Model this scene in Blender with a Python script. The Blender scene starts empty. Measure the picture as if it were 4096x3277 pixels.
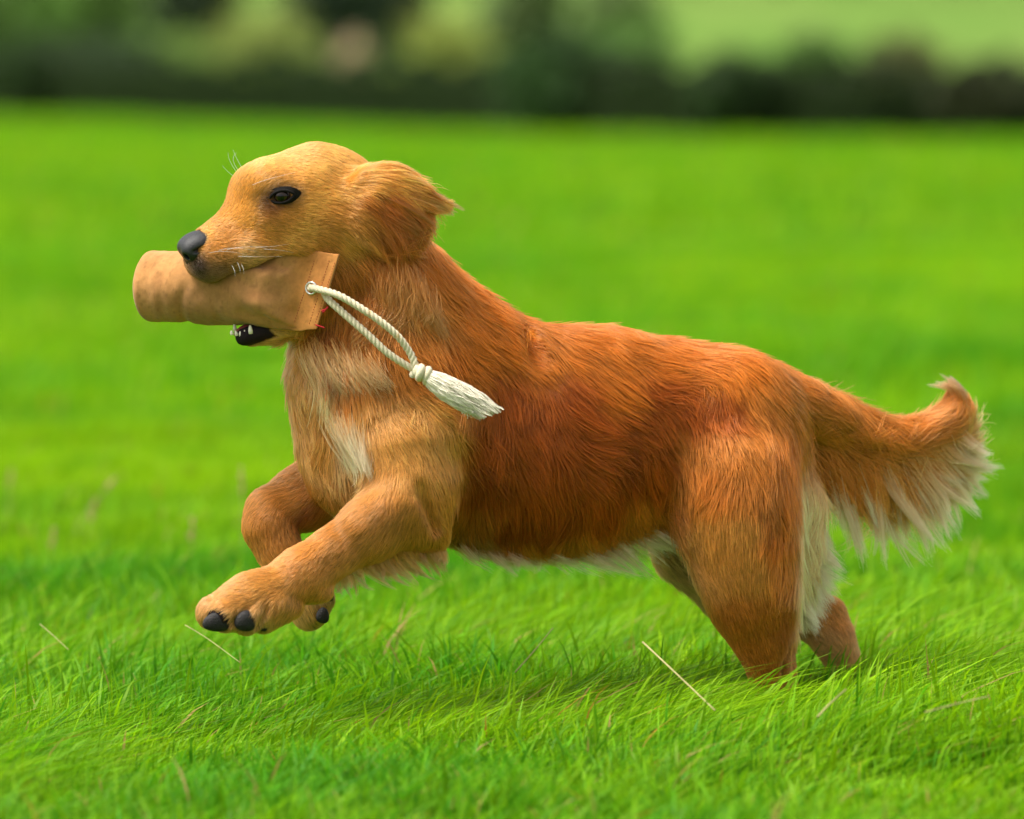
import bpy, math, random
import numpy as np
from mathutils import Vector, Matrix
from mathutils.bvhtree import BVHTree

rng = np.random.default_rng(7)
random.seed(7)
SC = bpy.context.scene
COL = SC.collection
R = math.radians

# ------------------------------------------------------------------ camera
CAM_D, CAM_H, F_PX, HOR = 8.75, 1.0, 4096*200/36.0, 290.0
PITCH = math.atan((1638.5-HOR)/F_PX)
cam_data = bpy.data.cameras.new('camera')
cam = bpy.data.objects.new('camera', cam_data); COL.objects.link(cam)
cam.location = (0, -CAM_D, CAM_H)
cam.rotation_euler = (math.pi/2-PITCH, 0, 0)
cam_data.lens = 200; cam_data.sensor_width = 36
cam_data.clip_start = 0.1; cam_data.clip_end = 3000
cam_data.dof.use_dof = True
cam_data.dof.focus_distance = CAM_D-0.12
cam_data.dof.aperture_fstop = 2.7
SC.camera = cam
SC.render.resolution_x = 1024; SC.render.resolution_y = 819

# ------------------------------------------------------------------ sky and sun
SUN_EL, SUN_AZ = R(58), R(150)     # azimuth measured so that the light comes from above, behind and to the left
world = bpy.data.worlds.new('World'); SC.world = world
world.use_nodes = True
wn = world.node_tree.nodes; wl = world.node_tree.links
sky = wn.new('ShaderNodeTexSky'); sky.sky_type = 'NISHITA'; sky.sun_disc = False
sky.sun_elevation = SUN_EL; sky.air_density = 1.0; sky.dust_density = 4.0; sky.ozone_density = 1.0
hs = wn.new('ShaderNodeHueSaturation'); hs.inputs['Saturation'].default_value = 0.06
wl.new(sky.outputs[0], hs.inputs['Color'])
wl.new(hs.outputs[0], wn['Background'].inputs[0])
wn['Background'].inputs[1].default_value = 0.065
sun_data = bpy.data.lights.new('sun', 'SUN'); sun = bpy.data.objects.new('sun', sun_data); COL.objects.link(sun)
sun_data.energy = 1.5; sun_data.angle = R(22); sun_data.color = (1.0, 0.94, 0.84)
SUN_DIR = Vector((-0.45, -0.10, 0.88)).normalized()      # towards the sun
sun.rotation_euler = SUN_DIR.to_track_quat('Z', 'Y').to_euler()
sky.sun_elevation = math.asin(SUN_DIR.z)
sky.sun_rotation = math.atan2(SUN_DIR.x, SUN_DIR.y)
SC.view_settings.view_transform = 'Standard'; SC.view_settings.look = 'None'
SC.view_settings.exposure = 1.86; SC.view_settings.gamma = 1.0
SC.render.engine = 'CYCLES'
SC.cycles.use_denoising = True
SC.cycles.max_bounces = 7; SC.cycles.diffuse_bounces = 4; SC.cycles.glossy_bounces = 4
SC.cycles.transmission_bounces = 5; SC.cycles.transparent_max_bounces = 8
SC.cycles_curves.shape = 'RIBBONS'

# ------------------------------------------------------------------ pixel -> point helpers
CP, SP = math.cos(PITCH), math.sin(PITCH)
CAM = np.array([0.0, -CAM_D, CAM_H])
def ray(px, py):
    a = (px-2048.0)/F_PX; b = -(py-1638.5)/F_PX
    return np.array([a, CP + b*SP, -SP + b*CP])
def P(px, py, w=0.0):
    "point seen at photo pixel (px, py), w metres nearer than the dog's plane"
    d = ray(px, py); t = (-w + CAM_D)/d[1]
    return CAM + d*t
def PG(px, py, z=0.0):
    d = ray(px, py); t = (z-CAM_H)/d[2]
    return CAM + d*t
class Frame:
    def __init__(self, px, py, w, yaw, pitch):
        self.C = P(px, py, w)
        c, s = math.cos(R(yaw)), math.sin(R(yaw)); p = R(pitch)
        fh = np.array([-c, -s, 0.0]); z = np.array([0, 0, 1.0])
        self.F = fh*math.cos(p) - z*math.sin(p)
        self.U = fh*math.sin(p) + z*math.cos(p)
        self.S = np.array([s, -c, 0.0])
    def __call__(self, px, py, s=0.0):
        d = ray(px, py)
        t = (s - np.dot(CAM-self.C, self.S))/np.dot(d, self.S)
        return CAM + d*t
BODY = Frame(2300, 1750, 0.0, 18, 0)
HEAD = Frame(1290, 800, 0.13, 25, 18)
PX = 1/2600.0

# ------------------------------------------------------------------ materials
def nodes_of(name):
    m = bpy.data.materials.new(name); m.use_nodes = True
    return m, m.node_tree.nodes, m.node_tree.links, m.node_tree.nodes['Principled BSDF']
def mat_plain(name, col, rough=0.6, spec=0.3, metal=0.0, noise=0.0, scale=40, bump=0.0, coat=0.0, bscale=None):
    m, n, l, b = nodes_of(name)
    b.inputs['Roughness'].default_value = rough; b.inputs['Specular IOR Level'].default_value = spec
    b.inputs['Metallic'].default_value = metal; b.inputs['Coat Weight'].default_value = coat
    b.inputs['Base Color'].default_value = (*col, 1)
    tc = n.new('ShaderNodeTexCoord')
    if noise:
        t = n.new('ShaderNodeTexNoise'); t.inputs['Scale'].default_value = scale; t.inputs['Detail'].default_value = 6
        l.new(tc.outputs['Object'], t.inputs['Vector'])
        r = n.new('ShaderNodeMapRange'); r.inputs['From Min'].default_value = .3; r.inputs['From Max'].default_value = .7
        r.inputs['To Min'].default_value = 1-noise; r.inputs['To Max'].default_value = 1+noise
        l.new(t.outputs['Fac'], r.inputs['Value'])
        mx = n.new('ShaderNodeVectorMath'); mx.operation = 'SCALE'; mx.inputs[0].default_value = col
        l.new(r.outputs[0], mx.inputs['Scale']); l.new(mx.outputs[0], b.inputs['Base Color'])
    if bump:
        t2 = n.new('ShaderNodeTexNoise'); t2.inputs['Scale'].default_value = bscale or scale*4; t2.inputs['Detail'].default_value = 4
        l.new(tc.outputs['Object'], t2.inputs['Vector'])
        bp = n.new('ShaderNodeBump'); bp.inputs['Strength'].default_value = bump; bp.inputs['Distance'].default_value = 0.002
        l.new(t2.outputs['Fac'], bp.inputs['Height']); l.new(bp.outputs[0], b.inputs['Normal'])
    return m
def mat_hair(name, rough=0.26, radial=0.45, diffuse=0.0):
    m = bpy.data.materials.new(name); m.use_nodes = True
    n, l = m.node_tree.nodes, m.node_tree.links
    n.remove(n['Principled BSDF'])
    h = n.new('ShaderNodeBsdfHairPrincipled'); h.model = 'CHIANG'; h.parametrization = 'COLOR'
    h.inputs['Roughness'].default_value = rough; h.inputs['Radial Roughness'].default_value = radial
    h.inputs['Random Roughness'].default_value = 0.2
    h.inputs['IOR'].default_value = 1.32; h.inputs['Coat'].default_value = 0.0
    a = n.new('ShaderNodeAttribute'); a.attribute_name = 'col'
    l.new(a.outputs['Color'], h.inputs['Color'])
    if diffuse:
        b = n.new('ShaderNodeBsdfPrincipled'); b.inputs['Roughness'].default_value = .36; b.inputs['Specular IOR Level'].default_value = .26
        l.new(a.outputs['Color'], b.inputs['Base Color'])
        mx = n.new('ShaderNodeMixShader'); mx.inputs[0].default_value = diffuse
        l.new(h.outputs[0], mx.inputs[1]); l.new(b.outputs[0], mx.inputs[2]); l.new(mx.outputs[0], n['Material Output'].inputs['Surface'])
    else: l.new(h.outputs[0], n['Material Output'].inputs['Surface'])
    return m
def mat_attr(name, rough=0.7, spec=0.2, transl=0.0, bump=0):
    m, n, l, b = nodes_of(name)
    a = n.new('ShaderNodeAttribute'); a.attribute_name = 'col'
    l.new(a.outputs['Color'], b.inputs['Base Color'])
    b.inputs['Roughness'].default_value = rough; b.inputs['Specular IOR Level'].default_value = spec
    if transl:
        t = n.new('ShaderNodeBsdfTranslucent'); l.new(a.outputs['Color'], t.inputs['Color'])
        mx = n.new('ShaderNodeMixShader'); mx.inputs[0].default_value = transl
        l.new(b.outputs[0], mx.inputs[1]); l.new(t.outputs[0], mx.inputs[2])
        l.new(mx.outputs[0], n['Material Output'].inputs['Surface'])
    return m

# ------------------------------------------------------------------ object helpers
def empty(name, loc, label, cat, group=None):
    o = bpy.data.objects.new(name, None); COL.objects.link(o); o.location = Vector(loc)
    o.empty_display_size = 0.05
    tag(o, label, cat, group); return o
def tag(o, label, cat, group=None, kind=None):
    if label: o['label'] = label
    if cat: o['category'] = cat
    if group: o['group'] = group
    if kind: o['kind'] = kind
    return o
def link(o, parent=None):
    COL.objects.link(o)
    if parent is not None:
        o.parent = parent
        w = Vector((0, 0, 0)); p = parent
        while p is not None:
            w += p.location; p = p.parent
        o.location = -w + o.location          # vertices are given in world space
    return o
def mesh_obj(name, v, f, mat, parent=None, smooth=True, col=None):
    me = bpy.data.meshes.new(name)
    v = np.asarray(v, dtype=np.float32)
    if isinstance(f, np.ndarray):
        k = f.shape[1]
        me.vertices.add(len(v)); me.vertices.foreach_set('co', v.ravel())
        me.loops.add(f.size); me.loops.foreach_set('vertex_index', f.astype(np.int32).ravel())
        me.polygons.add(len(f)); me.polygons.foreach_set('loop_start', np.arange(0, f.size, k, dtype=np.int32))
        me.update(calc_edges=True)
    else:
        me.from_pydata([tuple(p) for p in v], [], f)
    if smooth: me.polygons.foreach_set('use_smooth', np.ones(len(me.polygons), dtype=bool))
    if col is not None:
        a = me.attributes.new('col', 'FLOAT_COLOR', 'POINT')
        c = np.ones((len(v), 4), dtype=np.float32); c[:, :3] = col; a.data.foreach_set('color', c.ravel())
    me.materials.append(mat); me.validate()
    return link(bpy.data.objects.new(name, me), parent)
def curves_obj(name, pts, rad, col, mat, parent=None):
    "pts (N,K,3), rad (N,K) or (K,), col (N,K,3)"
    N, K, _ = pts.shape
    cu = bpy.data.hair_curves.new(name); cu.add_curves([K]*N)
    cu.attributes['position'].data.foreach_set('vector', pts.astype(np.float32).ravel())
    ra = cu.attributes.get('radius') or cu.attributes.new('radius', 'FLOAT', 'POINT')
    ra.data.foreach_set('value', np.broadcast_to(rad, (N, K)).astype(np.float32).ravel().copy())
    ca = cu.attributes.new('col', 'FLOAT_COLOR', 'POINT')
    c = np.ones((N, K, 4), dtype=np.float32); c[..., :3] = np.clip(col, 0.002, 0.97); ca.data.foreach_set('color', c.ravel())
    cu.materials.append(mat)
    return link(bpy.data.objects.new(name, cu), parent)
def catmull(pts, n):
    p = np.asarray(pts, float); p = np.vstack([2*p[0]-p[1], p, 2*p[-1]-p[-2]])
    m = len(p)-3; out = []
    for u in np.linspace(0, m-1e-9, n):
        i = int(u); t = u-i; a, b, c, d = p[i:i+4]
        out.append(.5*((2*b)+(-a+c)*t+(2*a-5*b+4*c-d)*t*t+(-a+3*b-3*c+d)*t**3))
    return np.array(out)
def frames(path):
    T = np.gradient(path, axis=0); T /= np.linalg.norm(T, axis=1)[:, None]
    up = np.array([0, -1.0, 0.2]); N = np.cross(T[0], up); N /= np.linalg.norm(N); Ns = []
    for t in T:
        N = N - t*np.dot(N, t); N /= np.linalg.norm(N); Ns.append(N.copy())
    Ns = np.array(Ns); return T, Ns, np.cross(T, Ns)
def tube(path, rad, seg=8, flat=1.0):
    path = np.asarray(path, float); n = len(path); rad = np.broadcast_to(rad, n)
    T, N, B = frames(path)
    a = np.linspace(0, 2*math.pi, seg, endpoint=False)
    v = path[:, None] + (N[:, None]*np.cos(a)[None, :, None] + B[:, None]*np.sin(a)[None, :, None]*flat)*rad[:, None, None]
    v = v.reshape(-1, 3); f = []
    for i in range(n-1):
        for j in range(seg):
            k = (j+1) % seg; f.append((i*seg+j, i*seg+k, (i+1)*seg+k, (i+1)*seg+j))
    f.append(tuple(range(seg))[::-1]); f.append(tuple((n-1)*seg+j for j in range(seg)))
    return v, f
def merge(parts):
    V, F, o = [], [], 0
    for v, f in parts:
        V.append(v); F += [tuple(i+o for i in q) for q in f]; o += len(v)
    return np.vstack(V), F

# ------------------------------------------------------------------ implicit surface
def smin(a, b, k):
    if k <= 0: return np.minimum(a, b)
    h = np.maximum(k-np.abs(a-b), 0)/k
    return np.minimum(a, b)-h*h*k*0.25
class SDF:
    def __init__(self, lo, hi, h):
        self.lo, self.h = np.array(lo, float), h
        self.n = np.ceil((np.array(hi)-self.lo)/h).astype(int)+1
        self.ax = [(self.lo[i]+h*np.arange(self.n[i])).astype(np.float32) for i in range(3)]
        self.f = np.full(self.n, 0.25, dtype=np.float32)
    def sub(self, lo, hi):
        i0 = np.clip(np.floor((lo-self.lo)/self.h).astype(int), 0, self.n-1)
        i1 = np.clip(np.ceil((hi-self.lo)/self.h).astype(int)+1, 1, self.n)
        sl = tuple(slice(a, b) for a, b in zip(i0, i1))
        g = np.meshgrid(*[self.ax[i][sl[i]] for i in range(3)], indexing='ij')
        return sl, g
    def add(self, d, sl, k): self.f[sl] = smin(self.f[sl], d, k)
    def cut(self, d, sl, k): self.f[sl] = -smin(-self.f[sl], d, k)
    def cap(self, a, b, ra, rb, k=0.03, flat=1.0, S=None, op='add'):
        a, b = np.array(a, float), np.array(b, float); r = max(ra, rb)*max(1, flat)+k+0.05
        sl, g = self.sub(np.minimum(a, b)-r, np.maximum(a, b)+r)
        p = [g[i]-a[i] for i in range(3)]; ba = b-a
        if flat != 1.0:
            e = 1/flat-1; q = p[0]*S[0]+p[1]*S[1]+p[2]*S[2]
            p = [p[i]+S[i]*q*e for i in range(3)]; ba = ba+S*np.dot(ba, S)*e
        t = np.clip((p[0]*ba[0]+p[1]*ba[1]+p[2]*ba[2])/max(np.dot(ba, ba), 1e-12), 0, 1)
        d = np.sqrt((p[0]-ba[0]*t)**2+(p[1]-ba[1]*t)**2+(p[2]-ba[2]*t)**2)-(ra+(rb-ra)*t)
        getattr(self, op)(d*min(1, flat) if flat < 1 else d, sl, k)
    def chain(self, pts, k=0.025, flat=1.0, S=None):
        for (a, ra), (b, rb) in zip(pts[:-1], pts[1:]): self.cap(a, b, ra, rb, k, flat, S)
    def ell(self, c, A, r, k=0.03, op='add'):
        "A rows = axes, r = radii"
        c = np.array(c, float); m = max(r)+k+0.05
        sl, g = self.sub(c-m, c+m); p = [g[i]-c[i] for i in range(3)]
        q = [p[0]*A[i][0]+p[1]*A[i][1]+p[2]*A[i][2] for i in range(3)]
        k0 = np.sqrt(sum((q[i]/r[i])**2 for i in range(3))); k1 = np.sqrt(sum((q[i]/r[i]**2)**2 for i in range(3)))
        getattr(self, op)(k0*(k0-1)/np.maximum(k1, 1e-6), sl, k)
    def value(self, p):
        q = np.clip((p-self.lo)/self.h, 0, self.n-1.001); i = q.astype(int); t = q-i; out = 0
        for dx in (0, 1):
            for dy in (0, 1):
                for dz in (0, 1):
                    w = (t[:, 0] if dx else 1-t[:, 0])*(t[:, 1] if dy else 1-t[:, 1])*(t[:, 2] if dz else 1-t[:, 2])
                    out = out+w*self.f[i[:, 0]+dx, i[:, 1]+dy, i[:, 2]+dz]
        return out
    def grad(self, p):
        e = self.h*1.5; g = np.stack([self.value(p+np.eye(3)[i]*e)-self.value(p-np.eye(3)[i]*e) for i in range(3)], 1)
        return g/np.maximum(np.linalg.norm(g, axis=1), 1e-9)[:, None]
    def mesh(self):
        f = self.f; s = f < 0; nx, ny, nz = f.shape
        cs = np.zeros((nx-1, ny-1, nz-1), np.int8)
        for dx in (0, 1):
            for dy in (0, 1):
                for dz in (0, 1): cs += s[dx:nx-1+dx, dy:ny-1+dy, dz:nz-1+dz]
        act = (cs > 0) & (cs < 8); idx = np.argwhere(act); vid = np.full(act.shape, -1, np.int32); vid[act] = np.arange(len(idx))
        acc = np.zeros((len(idx), 3)); cnt = np.zeros(len(idx))
        for ax in range(3):
            o1, o2 = [i for i in range(3) if i != ax]
            for a in (0, 1):
                for b in (0, 1):
                    p0 = np.zeros(3, int); p0[o1], p0[o2] = a, b; p1 = p0.copy(); p1[ax] = 1
                    A = f[tuple((idx+p0).T)]; B = f[tuple((idx+p1).T)]; m = (A < 0) != (B < 0)
                    t = np.where(m, A/np.where(m, A-B, 1), 0)
                    pt = np.repeat(p0[None].astype(float), len(idx), 0); pt[:, ax] = t
                    acc += pt*m[:, None]; cnt += m
        V = self.lo+self.h*(idx+acc/cnt[:, None]); Q = []
        for ax in range(3):
            o1, o2 = (ax+1) % 3, (ax+2) % 3
            A = np.take(f, range(0, f.shape[ax]-1), ax) < 0; B = np.take(f, range(1, f.shape[ax]), ax) < 0
            e = np.argwhere(A != B); e = e[(e[:, o1] > 0) & (e[:, o2] > 0) & (e[:, o1] < f.shape[o1]-1) & (e[:, o2] < f.shape[o2]-1)]
            ins = A[tuple(e.T)]; u = np.zeros(3, int); u[o1] = 1; w = np.zeros(3, int); w[o2] = 1
            q = np.stack([vid[tuple((e-u-w).T)], vid[tuple((e-w).T)], vid[tuple(e.T)], vid[tuple((e-u).T)]], 1)
            q[~ins] = q[~ins][:, ::-1]; Q.append(q)
        return V, np.vstack(Q)

# smooth value noise on a lattice, for uneven locks and colour
_nz = rng.random((64, 64, 64, 3)).astype(np.float32)*2-1
def vnoise(p, scale):
    q = p*scale+100.37; i = np.floor(q).astype(int); t = q-i; t = t*t*(3-2*t); out = 0
    for dx in (0, 1):
        for dy in (0, 1):
            for dz in (0, 1):
                w = (t[:, 0] if dx else 1-t[:, 0])*(t[:, 1] if dy else 1-t[:, 1])*(t[:, 2] if dz else 1-t[:, 2])
                out = out+w[:, None]*_nz[(i[:, 0]+dx) & 63, (i[:, 1]+dy) & 63, (i[:, 2]+dz) & 63]
    return out


# ================================================================== GROUND AND GRASS
def gnoise2(x, y, sc, ch=0):
    return vnoise(np.stack([x, y, np.full_like(x, .37*ch)], 1), sc)[:, ch % 3]
def mat_ground():
    m, n, l, b = nodes_of('meadow_ground')
    tc = n.new('ShaderNodeTexCoord')
    a = n.new('ShaderNodeTexNoise'); a.inputs['Scale'].default_value = .35; a.inputs['Detail'].default_value = 8; a.inputs['Roughness'].default_value = .65
    l.new(tc.outputs['Object'], a.inputs['Vector'])
    r = n.new('ShaderNodeValToRGB'); e = r.color_ramp.elements
    e[0].position = .30; e[0].color = (.050, .120, .006, 1); e[1].position = .70; e[1].color = (.100, .200, .008, 1)
    l.new(a.outputs['Fac'], r.inputs[0])
    f = n.new('ShaderNodeTexNoise'); f.inputs['Scale'].default_value = 18; f.inputs['Detail'].default_value = 6; l.new(tc.outputs['Object'], f.inputs['Vector'])
    mr = n.new('ShaderNodeMapRange'); mr.inputs['To Min'].default_value = .55; mr.inputs['To Max'].default_value = 1.35; l.new(f.outputs['Fac'], mr.inputs['Value'])
    vm = n.new('ShaderNodeVectorMath'); vm.operation = 'SCALE'; l.new(r.outputs[0], vm.inputs[0]); l.new(mr.outputs[0], vm.inputs['Scale'])
    l.new(vm.outputs[0], b.inputs['Base Color']); b.inputs['Roughness'].default_value = 1; b.inputs['Specular IOR Level'].default_value = 0
    return m
def ground_h(x, y):
    d = y+CAM_D
    return 0.02*np.sin(x*1.7+y*.6)*np.clip(1, 0, 1)*np.exp(-((d-8)/20)**2)
gy = np.concatenate([np.linspace(-40, -6, 12), np.linspace(-5, 12, 70), np.linspace(13, 150, 40), [200, 300, 500, 900, 1500]])
gx = np.concatenate([[-900, -300, -100, -50, -25, -12], np.linspace(-6, 6, 49), [12, 25, 50, 100, 300, 900]])
X, Y = np.meshgrid(gx, gy, indexing='ij'); Zg = ground_h(X, Y)
gvv = np.stack([X, Y, Zg], -1).reshape(-1, 3); ny = len(gy)
ii, jj = np.meshgrid(np.arange(len(gx)-1), np.arange(ny-1), indexing='ij')
gf = np.stack([ii*ny+jj, (ii+1)*ny+jj, (ii+1)*ny+jj+1, ii*ny+jj+1], -1).reshape(-1, 4)
ground = mesh_obj('ground', gvv, gf, mat_ground()); ground['kind'] = 'structure'

def blades(name, d0, d1, dens, hgt, wid, seed, mat, segs=3, margin=.45, label=None, lean=.35, gain=1.0):
    r = np.random.default_rng(seed)
    area = (.09*(d0+d1)+2*margin)*(d1-d0); N = int(area*dens)
    d = d0+(d1-d0)*r.random(N*2); hw = d*.09+margin; hm = d1*.09+margin
    k = r.random(N*2) < hw/hm; d, hw = d[k][:N], hw[k][:N]; N = len(d)
    x = (r.random(N)*2-1)*hw; y = d-CAM_D
    # tufts: pull blades towards lattice centres
    tx, ty = gnoise2(x, y, 9, 0), gnoise2(x, y, 9, 1); x = x+tx*.035; y = y+ty*.035
    big = gnoise2(x, y, 1.3, 2); mid = gnoise2(x, y, 4.2, 0)
    for hx, hy, hr, dep in HOLLOWS:
        big = big-dep*np.exp(-(((x-hx)/hr)**2+((y-hy)/(hr*1.6))**2))
    keep = r.random(N) < np.clip(.68+.9*big+.6*mid, .30, 1); x, y, big, mid = x[keep], y[keep], big[keep], mid[keep]; N = len(x)
    h = hgt*(1+.55*big+.35*mid)*r.uniform(.55, 1.15, N)*np.where(r.random(N) < .03, 1.35, 1); h = np.maximum(h, hgt*.3)
    ang = r.random(N)*6.283; ldx = np.cos(ang)*.7+.45+.9*gnoise2(x, y, 2.1, 1); ldy = np.sin(ang)*.7+.5*gnoise2(x, y, 2.1, 2)
    lean_ = lean*r.uniform(.3, 1.7, N)*h
    fa = r.random(N)*3.1416; wx, wy = np.cos(fa)*wid*.5, np.sin(fa)*wid*.5*.7
    ws = r.uniform(.6, 1.3, N); z0 = ground_h(x, y)-.005
    ts = np.linspace(0, 1, segs+1); V = np.empty((N, 2*segs+1, 3), np.float32)
    for j, t in enumerate(ts):
        cx = x+ldx*lean_*t**2; cy = y+ldy*lean_*t**2; cz = z0+h*(t-.22*t**3*np.minimum(1, np.hypot(ldx, ldy)))
        wt = (1-.12*t-.88*max(0, (t-.35)/.65)**2)*ws
        if j < segs:
            V[:, 2*j] = np.stack([cx-wx*wt, cy-wy*wt, cz], 1); V[:, 2*j+1] = np.stack([cx+wx*wt, cy+wy*wt, cz], 1)
        else: V[:, 2*j] = np.stack([cx, cy, cz], 1)
    nvp = 2*segs+1; tri = []
    for j in range(segs-1): tri += [(2*j, 2*j+1, 2*j+3), (2*j, 2*j+3, 2*j+2)]
    tri.append((2*segs-2, 2*segs-1, 2*segs))
    F = (np.arange(N)[:, None, None]*nvp+np.array(tri)[None]).reshape(-1, 3)
    hue = np.clip(.43+.40*gnoise2(x, y, .33, 0)+.35*gnoise2(x, y, 1.7, 1)+.25*gnoise2(x, y, 6, 2)+r.normal(0, .22, N), 0, 1)[:, None]
    c = np.array([.070, .290, .006])*(1-hue)+np.array([.300, .520, .004])*hue
    dry = r.random(N); c = np.where((dry < .014)[:, None], np.array([.42, .30, .09]), c); c = np.where(((dry > .014) & (dry < .018))[:, None], np.array([.42, .22, .03]), c)
    c = c*r.normal(1, .14, N)[:, None]*gain
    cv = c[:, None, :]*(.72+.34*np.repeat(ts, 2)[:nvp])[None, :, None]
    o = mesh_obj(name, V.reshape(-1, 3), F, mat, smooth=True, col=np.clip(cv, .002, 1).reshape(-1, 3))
    return tag(o, label, 'grass', kind='stuff')
def hol(px, py, r, dep):
    p = PG(px, py); return (p[0], p[1], r, dep)
HOLLOWS = [hol(3100, 2880, .09, 1.3), hol(3080, 2980, .09, 1.0), hol(3370, 2800, .07, .9), hol(430, 2110, .16, .8), hol(3700, 3230, .22, .5), hol(2920, 3060, .10, .5), hol(250, 3200, .12, .7), hol(900, 3130, .10, .5), hol(450, 3110, .12, .5), hol(3750, 2620, .10, .5), hol(700, 2950, .12, .4), hol(2250, 3150, .1, .4)]
M_grass = mat_attr('grass', .5, .14, transl=.48)
blades('grass', 5.6, 10.0, 24000, .056, .0040, 41, M_grass, 4, label='bright green meadow grass around the running dog', lean=1.1)
blades('grass', 5.6, 11.0, 2600, .090, .0054, 45, M_grass, 4, label='longer broad grass blades standing out of the turf around the dog', lean=.9)
blades('grass', 10.0, 16.0, 7500, .068, .0052, 42, M_grass, 2, label='softly blurred meadow grass just behind the dog', gain=1.12, margin=1.8)
blades('grass', 16.0, 34.0, 1200, .080, .012, 43, M_grass, 2, label='out of focus meadow grass in the middle of the field', margin=4.5, gain=1.22)
blades('grass', 34.0, 125.0, 55, .11, .055, 44, M_grass, 1, label='far meadow grass before the hedge', margin=12.0, gain=1.22)

# ================================================================== FAR FIELD EDGE: hedge, bushes, trees, hillside
M_leaf = mat_attr('leaf', .55, .25, transl=.30)
M_bark = mat_plain('bark', (.10, .075, .05), .95, .1, noise=.3, scale=6)
def far(px, d, z=0.0): return np.array([(px-2048)/F_PX*d, d-CAM_D, z])
def zat(py, d): return CAM_H+(HOR-py)/F_PX*d
def leaf_mesh(cent, size, col, r):
    N = len(cent); a = r.normal(0, 1, (N, 3)); a /= np.linalg.norm(a, axis=1)[:, None]; b = np.cross(a, r.normal(0, 1, (N, 3))); b /= np.linalg.norm(b, axis=1)[:, None]
    s = size*r.uniform(.6, 1.3, N)[:, None]
    V = np.stack([cent-a*s, cent+b*s*.5, cent+a*s, cent-b*s*.5], 1).reshape(-1, 3)
    return V, np.arange(4*N).reshape(-1, 4), np.repeat(col, 4, 0)
def crown(r, c, rx, ry, rz, n, size, col, ncl=46):
    q = r.normal(0, 1, (ncl, 3)); q /= np.linalg.norm(q, axis=1)[:, None]; q *= (r.random(ncl)**.35)[:, None]*.85
    q[:, 2] = np.where(q[:, 2] < -.55, q[:, 2]*.6, q[:, 2])
    k = r.integers(0, ncl, n); off = r.normal(0, .17, (n, 3)); p = q[k]+off
    tone = r.normal(1, .22, ncl)[k]*r.normal(1, .14, n)
    return np.array(c)+p*np.array([rx, ry, rz]), np.array(col)[None]*np.clip(tone, .4, 1.7)[:, None]
def plant(name, label, cat, px, d, py_top, wpx, col, seed, n=2600, size=.10, base_z=0.0, group=None, trunk=None, depth=None):
    r = np.random.default_rng(seed); top = zat(py_top, d); H = top-base_z; rx = wpx/F_PX*d/2; base = far(px, d, base_z)
    o = empty(name, base, label, cat, group)
    th = H*.18 if trunk is None else trunk
    c = base+np.array([0, 0, (H+th*.6)/2]); rz = (H-th*.6)/2
    p, cl = crown(r, c, rx, depth or max(rx*.8, .5), rz, n, size, col)
    p[:, 2] = np.maximum(p[:, 2], base_z+.03)
    v, f, cc = leaf_mesh(p, size, cl, r); mesh_obj('crown', v, f, M_leaf, o, smooth=False, col=np.clip(cc, .003, .8))
    parts = []
    tr = max(.03, H*.022)
    top_p = base+np.array([0, 0, th+rz*1.1])
    parts.append(tube(catmull([base-np.array([0, 0, .1]), base+np.array([.03*H, 0, th*.6]), top_p], 8), np.linspace(tr, tr*.3, 8), 8))
    for k in range(5):
        a = r.random()*6.28; s0 = base+(top_p-base)*r.uniform(.35, .8)
        parts.append(tube(catmull([s0, s0+np.array([math.cos(a)*rx*.35, math.sin(a)*rx*.3, rz*.25]), s0+np.array([math.cos(a)*rx*.7, math.sin(a)*rx*.6, rz*.6])], 6), np.linspace(tr*.45, tr*.12, 6), 6))
    v, f = merge(parts); mesh_obj('trunk', v, f, M_bark, o)
    return o
# hillside pasture beyond the hedge
def hill_z(x, d): 
    t = np.clip((d-175)/250, 0, 1); return t*t*(3-2*t)*6.6+np.clip((d-425)/500, 0, 1)*44+.0*x
hx = np.linspace(-160, 160, 41); hd = np.concatenate([np.linspace(172, 430, 40), np.linspace(450, 1100, 20)])
X, Dd = np.meshgrid(hx, hd, indexing='ij'); Zh = hill_z(X, Dd)-.02+.25*np.sin(X*.09+1)*np.clip((Dd-200)/200, 0, 1)
hv = np.stack([X*(.5+Dd/420), Dd-CAM_D, Zh], -1).reshape(-1, 3); nd = len(hd)
ii, jj = np.meshgrid(np.arange(len(hx)-1), np.arange(nd-1), indexing='ij')
hf = np.stack([ii*nd+jj, (ii+1)*nd+jj, (ii+1)*nd+jj+1, ii*nd+jj+1], -1).reshape(-1, 4)
def mat_hill():
    m, n, l, b = nodes_of('hill_pasture')
    tc = n.new('ShaderNodeTexCoord'); mp = n.new('ShaderNodeMapping'); mp.inputs['Scale'].default_value = (.12, .03, .12); l.new(tc.outputs['Object'], mp.inputs['Vector'])
    a = n.new('ShaderNodeTexNoise'); a.inputs['Scale'].default_value = 1.0; a.inputs['Detail'].default_value = 5; l.new(mp.outputs[0], a.inputs['Vector'])
    r = n.new('ShaderNodeValToRGB'); e = r.color_ramp.elements; e[0].position = .35; e[0].color = (.090, .175, .032, 1); e[1].position = .68; e[1].color = (.140, .205, .050, 1)
    l.new(a.outputs['Fac'], r.inputs[0]); l.new(r.outputs[0], b.inputs['Base Color']); b.inputs['Roughness'].default_value = 1; b.inputs['Specular IOR Level'].default_value = 0
    return m
hill = mesh_obj('hill', hv, hf, mat_hill()); hill['kind'] = 'structure'
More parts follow.
